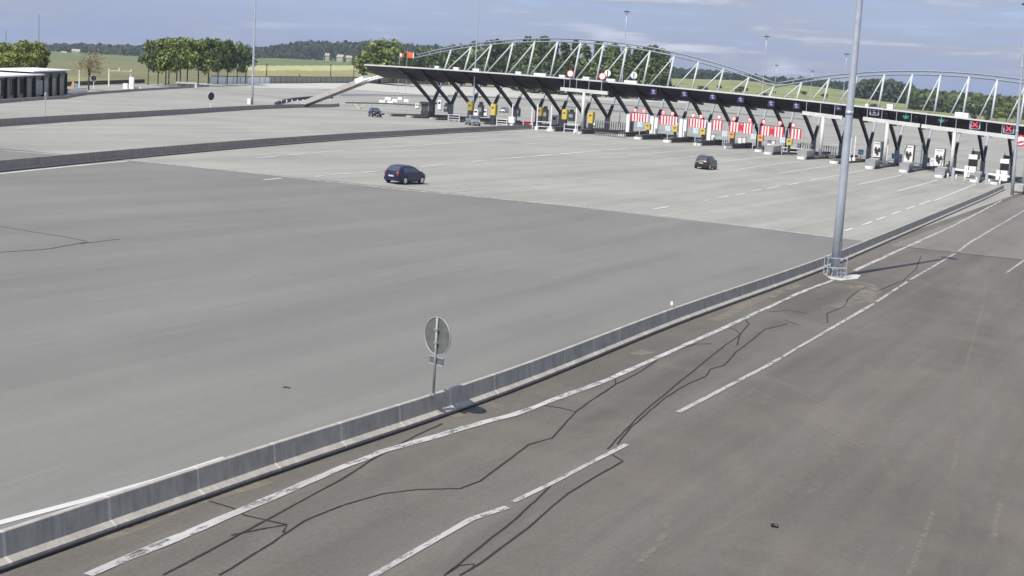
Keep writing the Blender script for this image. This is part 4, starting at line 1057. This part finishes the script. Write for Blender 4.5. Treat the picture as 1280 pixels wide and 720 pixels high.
# boundary wall and poles at the back left
def wall(px, lab, hgt, m_, posts=None):
    V = [GT(*p) for p in px]; root = thing('boundary_wall', lab, 'wall', V[0], 0, 'boundary walls'); off = V[0]
    mb = MB()
    for a, b in zip(V, V[1:]): mb.beam(a - off + Vector((0, 0, hgt / 2)), b - off + Vector((0, 0, hgt / 2)), .3, hgt + .4)
    mb.build('wall', m_, root); mb = MB()
    for a, b in zip(V, V[1:]): mb.beam(a - off + Vector((0, 0, hgt + .3)), b - off + Vector((0, 0, hgt + .3)), .42, .2)
    mb.build('coping', 'conc_dark', root)
    mb = MB()
    for a, b in zip(V, V[1:]):
        n = max(1, int((b - a).length / 7))
        for k in range(n + 1): mb.box(a + (b - a) * k / n - off + Vector((0, -.2, hgt / 2)), (.4, .3, hgt + .2))
    mb.build('pier', 'conc_dark', root)
pale = concrete('pale rendered wall', (.34, .33, .26), 0, .3); M['pale_wall'] = pale
wall([(336, 104.3), (400, 103.6), (500, 103.4), (560, 106)], 'pale boundary wall with piers before the yellow field', 2.0, 'pale_wall')
wall([(-20, 111), (60, 107), (180, 102.5)], 'low dark wall at the edge of the field behind the forecourt', .3, 'conc_dark')
wall([(262, 104.8), (300, 104.6), (345, 104.2)], 'white panel fence glimpsed between the plane tree trunks', 1.9, 'white')
for px, y0, y1, lab in ((333, 79, 98, 'dark pole by the field right of the plane trees'), (413, 80, 98, 'tall dark pole in front of the yellow field strip'), (442, 83, 98, 'dark pole left of the big round tree'), (374, 92, 98, 'short dark post on the boundary wall')):
    b = GT(px, y1 + 1); d = (b - EYE).length / F
    root = thing('utility_pole', lab, 'pole', b, 0, 'poles along the field'); MB().tube([(0, 0, 0), (0, 0, (y1 - y0) * d)], .22, 8, 0, .15).build('pole', 'dark', root); MB().box((0, 0, (y1 - y0) * d - .3), (.5, .1, .5)).build('head', 'dark', root)
# orange windsocks
for px, py, lab in ((502, 68.5, 'white and orange flag above the left roof end'), (513, 68, 'larger orange red flag above the left roof end')):
    s, z = TP(px, py, 40); base = W(s, 40); w = .5 if px < 505 else .85
    root = thing('flag', lab, 'flag', base, TH, 'orange flags'); MB().tube([(-w, 0, 0), (-w, 0, z + w)], .05, 6).build('pole', 'galv', root)
    n = 8; vs = []; fs = []
    for i in range(n + 1):
        for j in (0, 1): vs.append((-w + 2 * w * i / n, .18 * math.sin(i * .9), z + (-.75 * w if j == 0 else .75 * w) - .25 * w * i / n))
    for i in range(n): fs.append((2 * i, 2 * i + 2, 2 * i + 3, 2 * i + 1))
    mb = MB(); mb.add(vs, fs); mb.m = [1 if (i < 5 and px < 505) or (i > 6 and px > 505) else 0 for i in range(n)]; mb.build('cloth', [mat('orange red cloth', (.8, .13, .05), .8), 'white'], root)

# ------------------------------------------------------------------ cars
def car(label, px, py, heading, paintm, L, Wd, Hh, top, belt, glass_f, glass_r, sides, rear_red=True, plate='slab', clad=False):
    """y forward. top: roofline (y,z); belt: z of the window line; glass_f / glass_r: (y0,y1) of the screens on the roofline."""
    g = G(px, py); e = .5
    nrm = Vector((-(hxy(g.x + e, g.y) - hxy(g.x - e, g.y)) / (2 * e), -(hxy(g.x, g.y + e) - hxy(g.x, g.y - e)) / (2 * e), 1)).normalized()
    root = thing('car', label, 'car', g + nrm * .02, 0, 'cars on the plaza')
    q = Vector((0, 0, 1)).rotation_difference(nrm); root.rotation_euler = (q.to_matrix() @ Matrix.Rotation(heading, 3, 'Z')).to_euler()
    hl = L / 2; w = Wd / 2; zb = .2
    plan = [(-hl, .74), (-hl + .2, .90), (-hl + .7, 1), (hl - 1.1, 1), (hl - .4, .92), (hl, .72)]
    ws = lambda y: w * interp(plan, y)
    zt = lambda y: interp(top, y)
    wt = lambda y: ws(y) * (.95 - .24 * min(1, max(0, (zt(y) - belt) / (Hh - belt))))
    ys = sorted(set([-hl + L * i / 30 for i in range(31)] + [a for a, _ in top])); rings = []
    for y in ys:
        W_, z = ws(y), zt(y); bl = min(belt, z - .04); lift = .12 * max(0, (abs(y) - (hl - .35)) / .35)
        r = [(W_ * .86, zb + lift), (W_ * .97, zb + .14 + lift), (W_, .5), (W_ * .985, .5 + (bl - .5) * .7), (W_ * .95, bl), (wt(y), z - .07), (wt(y) * .9, z - .015), (wt(y) * .5, z + .012)]
        rings.append([(x, y, zz) for x, zz in r] + [(-x, y, zz) for x, zz in r[::-1]])
    n = len(rings[0]); mb = MB(); fs = []
    for i in range(len(ys) - 1):
        for k in range(n): a, b = i * n + k, i * n + (k + 1) % n; fs.append((a, b, b + n, a + n))
    fs += [tuple(range(n)), tuple(range((len(ys) - 1) * n, len(ys) * n))[::-1]]
    mb.add([p for g_ in rings for p in g_], fs); mb.build('body', paintm, root, True)
    if clad:
        mb = MB()
        for sd in (-1, 1): mb.bbox((sd * w * .97 - .03, -hl + .4, .2), (sd * w * .97 + .05, hl - .45, .42))
        mb.build('sill', 'black', root)
    # side windows
    for sd in (-1, 1):
        for (y0, y1) in sides:
            k = 6; vs = []; fs = []
            for i in range(k + 1):
                y = y0 + (y1 - y0) * i / k
                for v in (.12, .86):
                    z0_, z1_ = belt, zt(y) - .07
                    x = (ws(y) * .95) * (1 - v) + wt(y) * v; vs.append((sd * (x + .014), y, z0_ + (z1_ - z0_) * v))
            for i in range(k): fs.append((2 * i, 2 * i + 2, 2 * i + 3, 2 * i + 1))
            MB().add(vs, fs).build('side_window', 'glass', root)
    for nm, (y0, y1) in (('windscreen', glass_f), ('rear_window', glass_r)):
        k = 6; vs = []; fs = []
        for i in range(k + 1):
            y = y0 + (y1 - y0) * i / k
            for x in (-.84, -.5, 0, .5, .84): vs.append((x * wt(y), y, zt(y) + (.022 if abs(x) < .6 else .012)))
        for i in range(k):
            for j in range(4): a = i * 5 + j; fs.append((a, a + 1, a + 6, a + 5))
        # push outwards along the slope
        MB().add([(x, y + (.012 if nm == 'windscreen' else -.012), z) for x, y, z in vs], fs).build(nm, 'glass', root)
    rw = .32 if Hh < 1.6 else .35
    for sy in (-hl + .78, hl - .82):
        for sd in (-1, 1):
            wx = sd * (ws(sy) - .08)
            wh = MB().disc((wx, sy, rw), (1, 0, 0), rw, .21, 24).build('wheel', 'tyre', root)
            mb = MB().disc((wx + sd * .1, sy, rw), (1, 0, 0), rw * .68, .03, 12); mb.build('rim', 'rim', wh)
            MB().disc((sd * (ws(sy) - .05), sy, rw + .05), (1, 0, 0), rw * 1.2, .12, 24).build('wheel_arch', 'black', root)
    for sd in (-1, 1):
        MB().box((sd * ws(hl - .3) * .76, hl - .26, belt - .25), (.26, .34, .14)).build('headlight', 'lamp_clear', root)
        MB().box((sd * (ws(-hl + .1) * .95 - .07), -hl + .085, belt - .1), (.15, .16, .26)).build('tail_light', 'lamp_red', root)
        MB().box((sd * (w + .03), glass_f[0] - .1 if glass_f[0] > glass_f[1] else glass_f[0] + .35, belt + .06), (.16, .1, .11)).build('wing_mirror', paintm, root)
    MB().box((0, -hl - .012, .62 if not clad else .75), (.5, .03, .12)).build('number_plate', plate, root)
    MB().box((0, hl + .01, .42), (.5, .03, .11)).build('number_plate', plate, root)
    MB().box((0, -hl + .02, .36), (Wd * .76, .12, .22)).build('rear_bumper', 'black' if clad else paintm, root)
    MB().box((0, hl - .03, .5), (Wd * .5, .1, .2)).build('grille', 'black', root)
    return root
HT = [(-1.98, .80), (-1.9, .97), (-1.58, 1.29), (-1.3, 1.41), (-.9, 1.46), (-.4, 1.48), (0, 1.45), (.3, 1.37), (1.12, .98), (1.5, .90), (1.8, .78), (1.94, .64), (1.98, .5)]
car('dark blue hatchback driving towards the toll booths on the open plaza', 506, 229, TH - R(7), 'car_blue', 3.96, 1.72, 1.48, HT, .90, (1.06, .36), (-1.87, -1.4), [(-1.35, -.55), (-.48, .45)])
SV = [(-2.2, .95), (-2.12, 1.05), (-1.85, 1.5), (-1.6, 1.6), (-.5, 1.68), (.2, 1.64), (.5, 1.56), (1.15, 1.1), (1.9, .98), (2.12, .85), (2.2, .65)]
car('dark grey sport utility car nearing the toll booths', 882, 211, TH, 'car_grey', 4.4, 1.84, 1.68, SV, 1.03, (1.12, .52), (-2.1, -1.82), [(-1.6, -.6), (-.52, .55)], clad=True)
car('silver sport utility car coming out of the toll lanes', 590.5, 156.5, TH + math.pi + R(40), 'car_silver', 4.4, 1.84, 1.68, SV, 1.03, (1.12, .52), (-2.1, -1.82), [(-1.6, -.6), (-.52, .55)], clad=True)
MV = [(-2.0, .9), (-1.95, 1.05), (-1.75, 1.45), (-1.5, 1.54), (-.3, 1.58), (.2, 1.52), (.5, 1.42), (1.35, .98), (1.8, .84), (1.95, .68), (2.0, .5)]
car('dark blue car leaving past the sloping canopy leg', 468.5, 146.2, TH + math.pi + R(42), 'car_navy', 4.0, 1.74, 1.58, MV, .95, (1.3, .54), (-1.93, -1.72), [(-1.4, -.5), (-.42, .55)])
# vehicles waiting in the lanes behind
car('silver car waiting in a lane behind the thin poles', 630, 141.5, TH + math.pi + R(10), 'car_silver', 4.4, 1.84, 1.68, SV, 1.03, (1.12, .52), (-2.1, -1.82), [(-1.6, -.6), (-.52, .55)], clad=True)

# ------------------------------------------------------------------ trees
def crown_mesh(name, lobes, n, size, m, seed, squash=.8):
    rnd = random.Random(seed); mb = MB(); vol = [r[3] ** 2 for r in lobes]; tot = sum(vol)
    for (cx, cy, cz, r), v in zip(lobes, vol):
        for _ in range(int(n * v / tot)):
            d = Vector((rnd.gauss(0, 1), rnd.gauss(0, 1), rnd.gauss(0, 1))).normalized()
            rr = r * (rnd.random() ** .45) * (1 + .16 * math.sin(d.x * 7 + seed) * math.sin(d.z * 6 + d.y * 5))
            p = Vector((cx, cy, cz)) + Vector((d.x * rr, d.y * rr, d.z * rr * squash))
            a = Vector((rnd.gauss(0, 1), rnd.gauss(0, 1), rnd.gauss(0, .6))).normalized()
            nn = (d + Vector((rnd.gauss(0, .5), rnd.gauss(0, .5), rnd.gauss(0, .5)))).normalized()
            s1 = nn.cross(a).normalized(); s2 = nn.cross(s1); s = size * rnd.uniform(.55, 1.25)
            mb.add([p + s1 * s * .6, p + s2 * s * .42, p - s1 * s * .6 + nn * s * .12, p - s2 * s * .42], [(0, 1, 2, 3)])
    return mb
def trunk_mesh(h0, r, limbs, rnd):
    mb = MB(); mb.tube([(0, 0, -.4), (.05, .0, h0 * .5), (0, .05, h0)], r * 1.15, 8, 0, r * .75)
    for (x, y, z) in limbs: mb.tube([(0, 0, h0 * .85), (x * .45, y * .45, h0 + (z - h0) * .5), (x, y, z)], r * .55, 6, 0, r * .12)
    return mb
LIB = {}
def tree_kind(key, H, spread, h0, nl, n, size, leaf, seed, trunk_r=.22, shape='round', var=3):
    out = []
    for v in range(var):
        rnd = random.Random(seed * 31 + v); lobes = []
        for k in range(nl):
            f = (k + .5) / nl
            if shape == 'round':
                a = rnd.uniform(0, 6.28); rr = spread * rnd.uniform(.2, .62); z = h0 + (H - h0) * rnd.uniform(.18, .82)
                q = spread * rnd.uniform(.32, .52); rr *= 1 - .5 * abs((z - h0) / (H - h0) - .45)
            else:                                     # column
                a = rnd.uniform(0, 6.28); z = h0 + (H - h0) * f * .93; rr = spread * rnd.uniform(.05, .4) * (1.15 - f); q = spread * (.74 - .36 * f) * rnd.uniform(.85, 1.15)
            lobes.append((rr * math.cos(a), rr * math.sin(a), z, q))
        if shape == 'round': lobes.append((0, 0, h0 + (H - h0) * .5, spread * .62)); lobes.append((rnd.uniform(-.1, .1) * spread, 0, H - spread * .36, spread * .36))
        ts = Matrix.Rotation(v, 4, 'Z')
        tk = trunk_mesh(h0 + (H - h0) * .15, trunk_r, [(l[0] * .8, l[1] * .8, l[2]) for l in lobes[:5]], rnd).build('trunk', 'bark', None, True)
        cr = crown_mesh('crown', lobes, n, size, leaf, seed * 7 + v).build('crown', leaf, None)
        out.append((tk.data, cr.data)); bpy.data.objects.remove(tk); bpy.data.objects.remove(cr)
    LIB[key] = (H, out)
def tree(key, loc, hgt, label, group, wide=1.0, v=None, name='broadleaf_tree', cat='tree'):
    H, vs = LIB[key]; tkm, crm = vs[(v if v is not None else random.randrange(len(vs))) % len(vs)]
    root = thing(name, label, cat, loc, random.uniform(0, 6.28), group); k = hgt / H; root.scale = (k * wide, k * wide, k)
    for nm, me in (('trunk', tkm), ('crown', crm)):
        o = bpy.data.objects.new(nm, me); COL.objects.link(o); o.parent = root
    return root
tree_kind('plane', 13.5, 4.3, 2.7, 13, 1900, .72, 'leaf_mid', 1, .2)
tree_kind('plane_dark', 13.5, 4.1, 2.7, 13, 1900, .72, 'leaf_dark', 2, .2)
tree_kind('bright', 13, 4.6, 2.6, 13, 1900, .8, 'leaf_bright', 3, .28)
tree_kind('big', 14, 6.5, 2.2, 18, 3600, .85, 'leaf_mid', 4, .4, var=1)
tree_kind('dry', 9, 3.7, 2.2, 16, 900, .3, 'leaf_dry', 5, .17, var=1)
tree_kind('dark', 14, 5, 1.8, 14, 1700, 1.0, 'leaf_dark', 6, .3)
tree_kind('poplar', 20, 3.4, 1.0, 16, 2600, 1.0, 'leaf_dark', 7, .3, 'column', 4)
tree_kind('bush', 3, 2.2, .3, 7, 260, .7, 'leaf_scrub', 8, .1)
def hpx(loc, px, ytop):                                # height that reaches picture row ytop
    d = math.hypot(loc.x, loc.y); r_ = ray(px, ytop); return EYE.z + r_.z * d / math.hypot(r_.x, r_.y) - loc.z
for k, (px, py, yt, key) in enumerate([(185, 106.5, 48, 'plane_dark'), (197.5, 105.5, 49, 'plane'), (207, 106.5, 46, 'plane'), (211, 104.5, 45, 'plane_dark'), (220.5, 106, 45, 'plane'), (225, 104.5, 44, 'plane_dark'), (234, 105.5, 44.5, 'plane'),
                                       (247.5, 106.3, 47, 'plane'), (260, 105.8, 45.5, 'plane_dark'), (272, 105.6, 46, 'plane'), (284, 105.5, 47, 'plane_dark'), (296, 105.2, 50, 'plane_dark'), (307, 105, 54, 'plane_dark')]):
    g = GT(px, py); tree(key, g, hpx(g, px, yt), 'round crowned plane tree, %s from the left in the row behind the forecourt' % ORD[k], 'plane trees in the row', 1.0 if k else .8)
for k, (px, py, yt) in enumerate([(-12, 100, 54), (4, 99, 51), (18, 98, 53), (31, 98, 48), (44, 98, 50), (54, 98.5, 60), (10, 103, 62), (38, 104, 64)]):
    g = GT(px, py); tree('bright', g, hpx(g, px, yt), 'bright green tree in the clump behind the service building', 'trees behind the service building', .95)
g = G(111, 112.5); tree('dry', g, hpx(g, 111, 59), 'nearly bare brown leaved tree beside the forecourt sign', None, 1.15)
g = GT(474, 105); tree('big', g, hpx(g, 472, 45.5), 'broad round green tree behind the left roof tip', None, 1.45)
for k, (px, py, yt) in enumerate([(492, 104, 63), (506, 106, 66), (520, 106, 60), (534, 106, 57), (549, 107, 56), (563, 107, 54), (577, 107, 53), (591, 108, 49), (605, 108, 50), (619, 109, 47), (633, 109, 49), (646, 110, 50)]):
    g = GT(px, py); tree('dark', g, hpx(g, px, yt), 'dark green tree in the belt behind the left roof, %s from the left' % ORD[k], 'dark trees behind the canopy', .95)
for k, (px, yt) in enumerate([(645, 50), (656, 43), (667, 46), (677, 42), (690, 49), (703, 50), (716, 47), (729, 53), (744, 48.5), (757, 54), (766, 51), (779, 55), (792, 56), (804, 54.5), (813, 52), (822, 56.5), (828, 62), (684, 54)]):
    g = GT(px, 113 + (px - 640) * .06 + (k % 3)); tree('poplar', g, hpx(g, px, yt), 'dark upright poplar behind the left arch, %s from the left' % ORD[k] if k < 17 else 'shorter dark poplar low among the poplars behind the left arch', 'poplars behind the left arch', 1.25)
for k, (px, py, yt) in enumerate([(1246, 160, 133), (1258, 160, 127), (1270, 161, 124), (1283, 162, 118), (1296, 163, 122)]):
    g = GT(px, py - 8); tree('bright', g, hpx(g, px, yt), 'bright green tree behind the roof at the right frame edge', 'trees at the right edge', 1.1)
# scrub on the slope behind the right arch
rnd = random.Random(5)
for k in range(46):
    px = rnd.uniform(840, 1245); y0 = 104 + (px - 840) * .055; py = y0 + rnd.uniform(2, 26)
    g = GT(px, py)
    tree('bush', g, rnd.uniform(1.6, 4.2), 'low round bush dotted on the meadow slope behind the canopy', 'bushes on the meadow slope', rnd.uniform(1, 1.8), name='bush', cat='bush')
# hedge line behind the canopy seen under the roof
def woods(name, label, outline, n, size, leaf, r0, depth, seed, base=-2):
    """outline: (px, y of the tree tops); stands at distance r0, depth metres deep"""
    rnd = random.Random(seed); mb = MB(); xs = [p[0] for p in outline]
    for _ in range(n):
        px = rnd.uniform(xs[0], xs[-1]); yt = interp(outline, px) + 2.2 * (math.sin(px * .55 + seed) * .5 + math.sin(px * .23) * .5) * .7
        r = r0 + depth * rnd.random(); d = ray(px, yt); hh = math.hypot(d.x, d.y); x, y = d.x / hh * r, d.y / hh * r
        zt = EYE.z + d.z / hh * r0; z0 = T(x, y) + base
        z = z0 + (zt - z0) * (rnd.random() ** .6) * (1 - .1 * rnd.random())
        a = Vector((rnd.gauss(0, 1), rnd.gauss(0, 1), rnd.gauss(0, .6))).normalized(); nn = Vector((rnd.gauss(0, .7), -1 + rnd.gauss(0, .5), rnd.gauss(.5, .5))).normalized()
        s1 = nn.cross(a).normalized(); s2 = nn.cross(s1); s = size * rnd.uniform(.5, 1.3); p = Vector((x, y, z))
        mb.add([p + s1 * s * .6, p + s2 * s * .45, p - s1 * s * .6, p - s2 * s * .45], [(0, 1, 2, 3)])
    o = mb.build(name, leaf); return tag(o, label, 'woodland', None, 'stuff')
woods('far_woods', 'distant strip of dark woodland along the left horizon', [(-40, 56), (60, 56.5), (100, 55.5), (175, 57), (240, 58), (330, 60)], 5200, 5, 'leaf_far', 2000, 300, 11)
woods('hill_woods', 'wooded hill on the horizon left of the big round tree', [(322, 60), (345, 56.5), (365, 52.5), (392, 50), (420, 52), (450, 51.5), (500, 53), (560, 58)], 5200, 5.5, 'leaf_far', 2100, 300, 12)
woods('ridge_woods', 'dark woodland on the ridge behind the dip between arches', [(815, 78), (840, 84), (880, 87), (930, 93), (965, 97), (1010, 98), (1075, 105)], 4200, 3.6, 'leaf_far', 1500, 150, 13)
woods('slope_woods', 'dark wood on the slope behind the right arch', [(1066, 108), (1076, 101), (1095, 98.5), (1120, 100.5), (1140, 106), (1145, 110)], 3600, 3.0, 'leaf_far', 1150, 90, 14)
woods('valley_woods', 'dark wood falling away behind the right end of the arch', [(1136, 111), (1170, 112.5), (1210, 116), (1240, 119), (1300, 123)], 3600, 3.0, 'leaf_dark', 1000, 90, 15)
woods('hedge', 'dark hedge under the trees behind the left lanes', [(445, 97), (520, 97), (600, 98), (700, 101), (800, 104), (840, 106)], 4200, 1.8, 'leaf_dark', 900, 40, 16, -.5)
# far houses
for px, py, w, h_, lab in ((80, 66.5, 6, 2.6, 'pale house among the woods left of the bare tree'), (95, 63.5, 9, 2.2, 'long pale house above the bare tree'), (409, 69, 5, 3, 'pale house at the foot of the wooded hill'), (426, 70.5, 8, 2.6, 'long pale house at the foot of the wooded hill'), (436, 71.5, 7, 2.2, 'pale house nearest the big round tree')):
    d = ray(px, py); hh = math.hypot(d.x, d.y); r = 1900; x, y = d.x / hh * r, d.y / hh * r; z = EYE.z + d.z / hh * r
    root = thing('house', lab, 'house', (x, y, z - h_ / 2 - 1), rnd.uniform(-.4, .4), 'far houses')
    MB().bbox((-w / 2, -4, -6), (w / 2, 4, h_ - 1)).build('wall', 'panel', root)
    MB().add([(-w / 2 - .4, -4.4, h_ - 1), (w / 2 + .4, -4.4, h_ - 1), (w / 2 + .4, 4.4, h_ - 1), (-w / 2 - .4, 4.4, h_ - 1), (-w / 2 - .4, 0, h_ + 2), (w / 2 + .4, 0, h_ + 2)], [(0, 1, 5, 4), (2, 3, 4, 5), (1, 2, 5), (3, 0, 4), (0, 3, 2, 1)]).build('roof', 'panel', root)
    MB().bbox((-w * .3, -4.1, h_ * .2), (-w * .15, -4.01, h_ * .5)).build('window', 'glass', root)

# ------------------------------------------------------------------ the air
hm = bpy.data.materials.new('thin summer haze'); hm.use_nodes = True; hn = hm.node_tree; hn.nodes.clear()
ho = hn.nodes.new('ShaderNodeOutputMaterial'); hv = hn.nodes.new('ShaderNodeVolumePrincipled')
hv.inputs['Density'].default_value = .00010; hv.inputs['Color'].default_value = (.80, .88, 1, 1); hv.inputs['Anisotropy'].default_value = .2
hn.links.new(hv.outputs[0], ho.inputs['Volume']); M['haze'] = hm
hz_ = MB().bbox((-4700, -2400, -12), (4700, 4700, 60)).build('haze', 'haze'); hz_['kind'] = 'stuff'
# ------------------------------------------------------------------ light
a, b = G(1043, 346), G(1207, 319.5)
sd = Vector((b.x - a.x, b.y - a.y, 0)); dist = sd.length; sd.normalize()
EL = R(52)
sun_to = -sd * math.cos(EL) + Vector((0, 0, math.sin(EL)))
L_ = bpy.data.lights.new('sun', 'SUN'); L_.energy = 3.7; L_.angle = R(.5); L_.color = (1, .945, .86)
lo = bpy.data.objects.new('sun', L_); COL.objects.link(lo); lo.rotation_euler = sun_to.to_track_quat('Z', 'Y').to_euler()
lo.location = (0, 0, 80)
w = bpy.data.worlds.new('World'); scene.world = w; w.use_nodes = True; nt = w.node_tree
bg = nt.nodes['Background']; bg.inputs['Strength'].default_value = .078
sky = nt.nodes.new('ShaderNodeTexSky'); sky.sky_type = 'NISHITA'; sky.sun_disc = False
sky.sun_elevation = EL; sky.sun_rotation = math.atan2(sun_to.x, sun_to.y); sky.altitude = 100; sky.dust_density = 1.5; sky.air_density = 1.0
tc = nt.nodes.new('ShaderNodeTexCoord')
mp = nt.nodes.new('ShaderNodeMapping'); mp.inputs['Scale'].default_value = (9, 9, 75); nt.links.new(tc.outputs['Generated'], mp.inputs['Vector'])
cl = noise(nt, mp.outputs[0], 1, 7, .58, .3)
mp2 = nt.nodes.new('ShaderNodeMapping'); mp2.inputs['Scale'].default_value = (3, 3, 22); nt.links.new(tc.outputs['Generated'], mp2.inputs['Vector'])
cl2 = noise(nt, mp2.outputs[0], 1, 3, .5)
sx_ = nt.nodes.new('ShaderNodeSeparateXYZ'); nt.links.new(tc.outputs['Generated'], sx_.inputs[0])
add = nt.nodes.new('ShaderNodeMath'); add.operation = 'MULTIPLY_ADD'; add.inputs[1].default_value = .55; nt.links.new(sx_.outputs['X'], add.inputs[0]); nt.links.new(cl2, add.inputs[2])
cov = ramp(nt, add.outputs[0], [(.26, .12), (.58, 1)])
dens = ramp(nt, cl, [(.36, 0), (.56, 1)])
dm = mixc(nt, 'MULTIPLY', 1, dens, cov)
cc = ramp(nt, cl, [(.4, (2.9, 3.25, 4.6)), (.56, (3.9, 4.2, 5.2)), (.68, (7.0, 7.3, 8.2))])
base = mixc(nt, 'MIX', .55, sky.outputs[0], (3.4, 4.7, 8.6))
sm = nt.nodes.new('ShaderNodeMath'); sm.operation = 'MULTIPLY'; sm.inputs[1].default_value = .8; nt.links.new(dm, sm.inputs[0])
fin = mixc(nt, 'MIX', sm.outputs[0], base, cc)
nt.links.new(fin, bg.inputs['Color'])

# ------------------------------------------------------------------ camera and output
cd = bpy.data.cameras.new('Camera'); cam = bpy.data.objects.new('Camera', cd); COL.objects.link(cam)
cam.matrix_world = Matrix(((RT.x, UP.x, -FWD.x, EYE.x), (RT.y, UP.y, -FWD.y, EYE.y), (RT.z, UP.z, -FWD.z, EYE.z), (0, 0, 0, 1)))
cd.sensor_width = 36; cd.lens = 36 * F / 1280; cd.clip_start = .1; cd.clip_end = 20000
scene.camera = cam
scene.view_settings.view_transform = 'Standard'; scene.view_settings.look = 'None'
scene.view_settings.gamma = 1; scene.view_settings.use_curve_mapping = False
scene.view_settings.exposure = .5
scene.cycles.max_bounces = 5; scene.cycles.transparent_max_bounces = 8
scene.cycles.use_denoising = True
scene.render.resolution_x, scene.render.resolution_y = 1024, 576
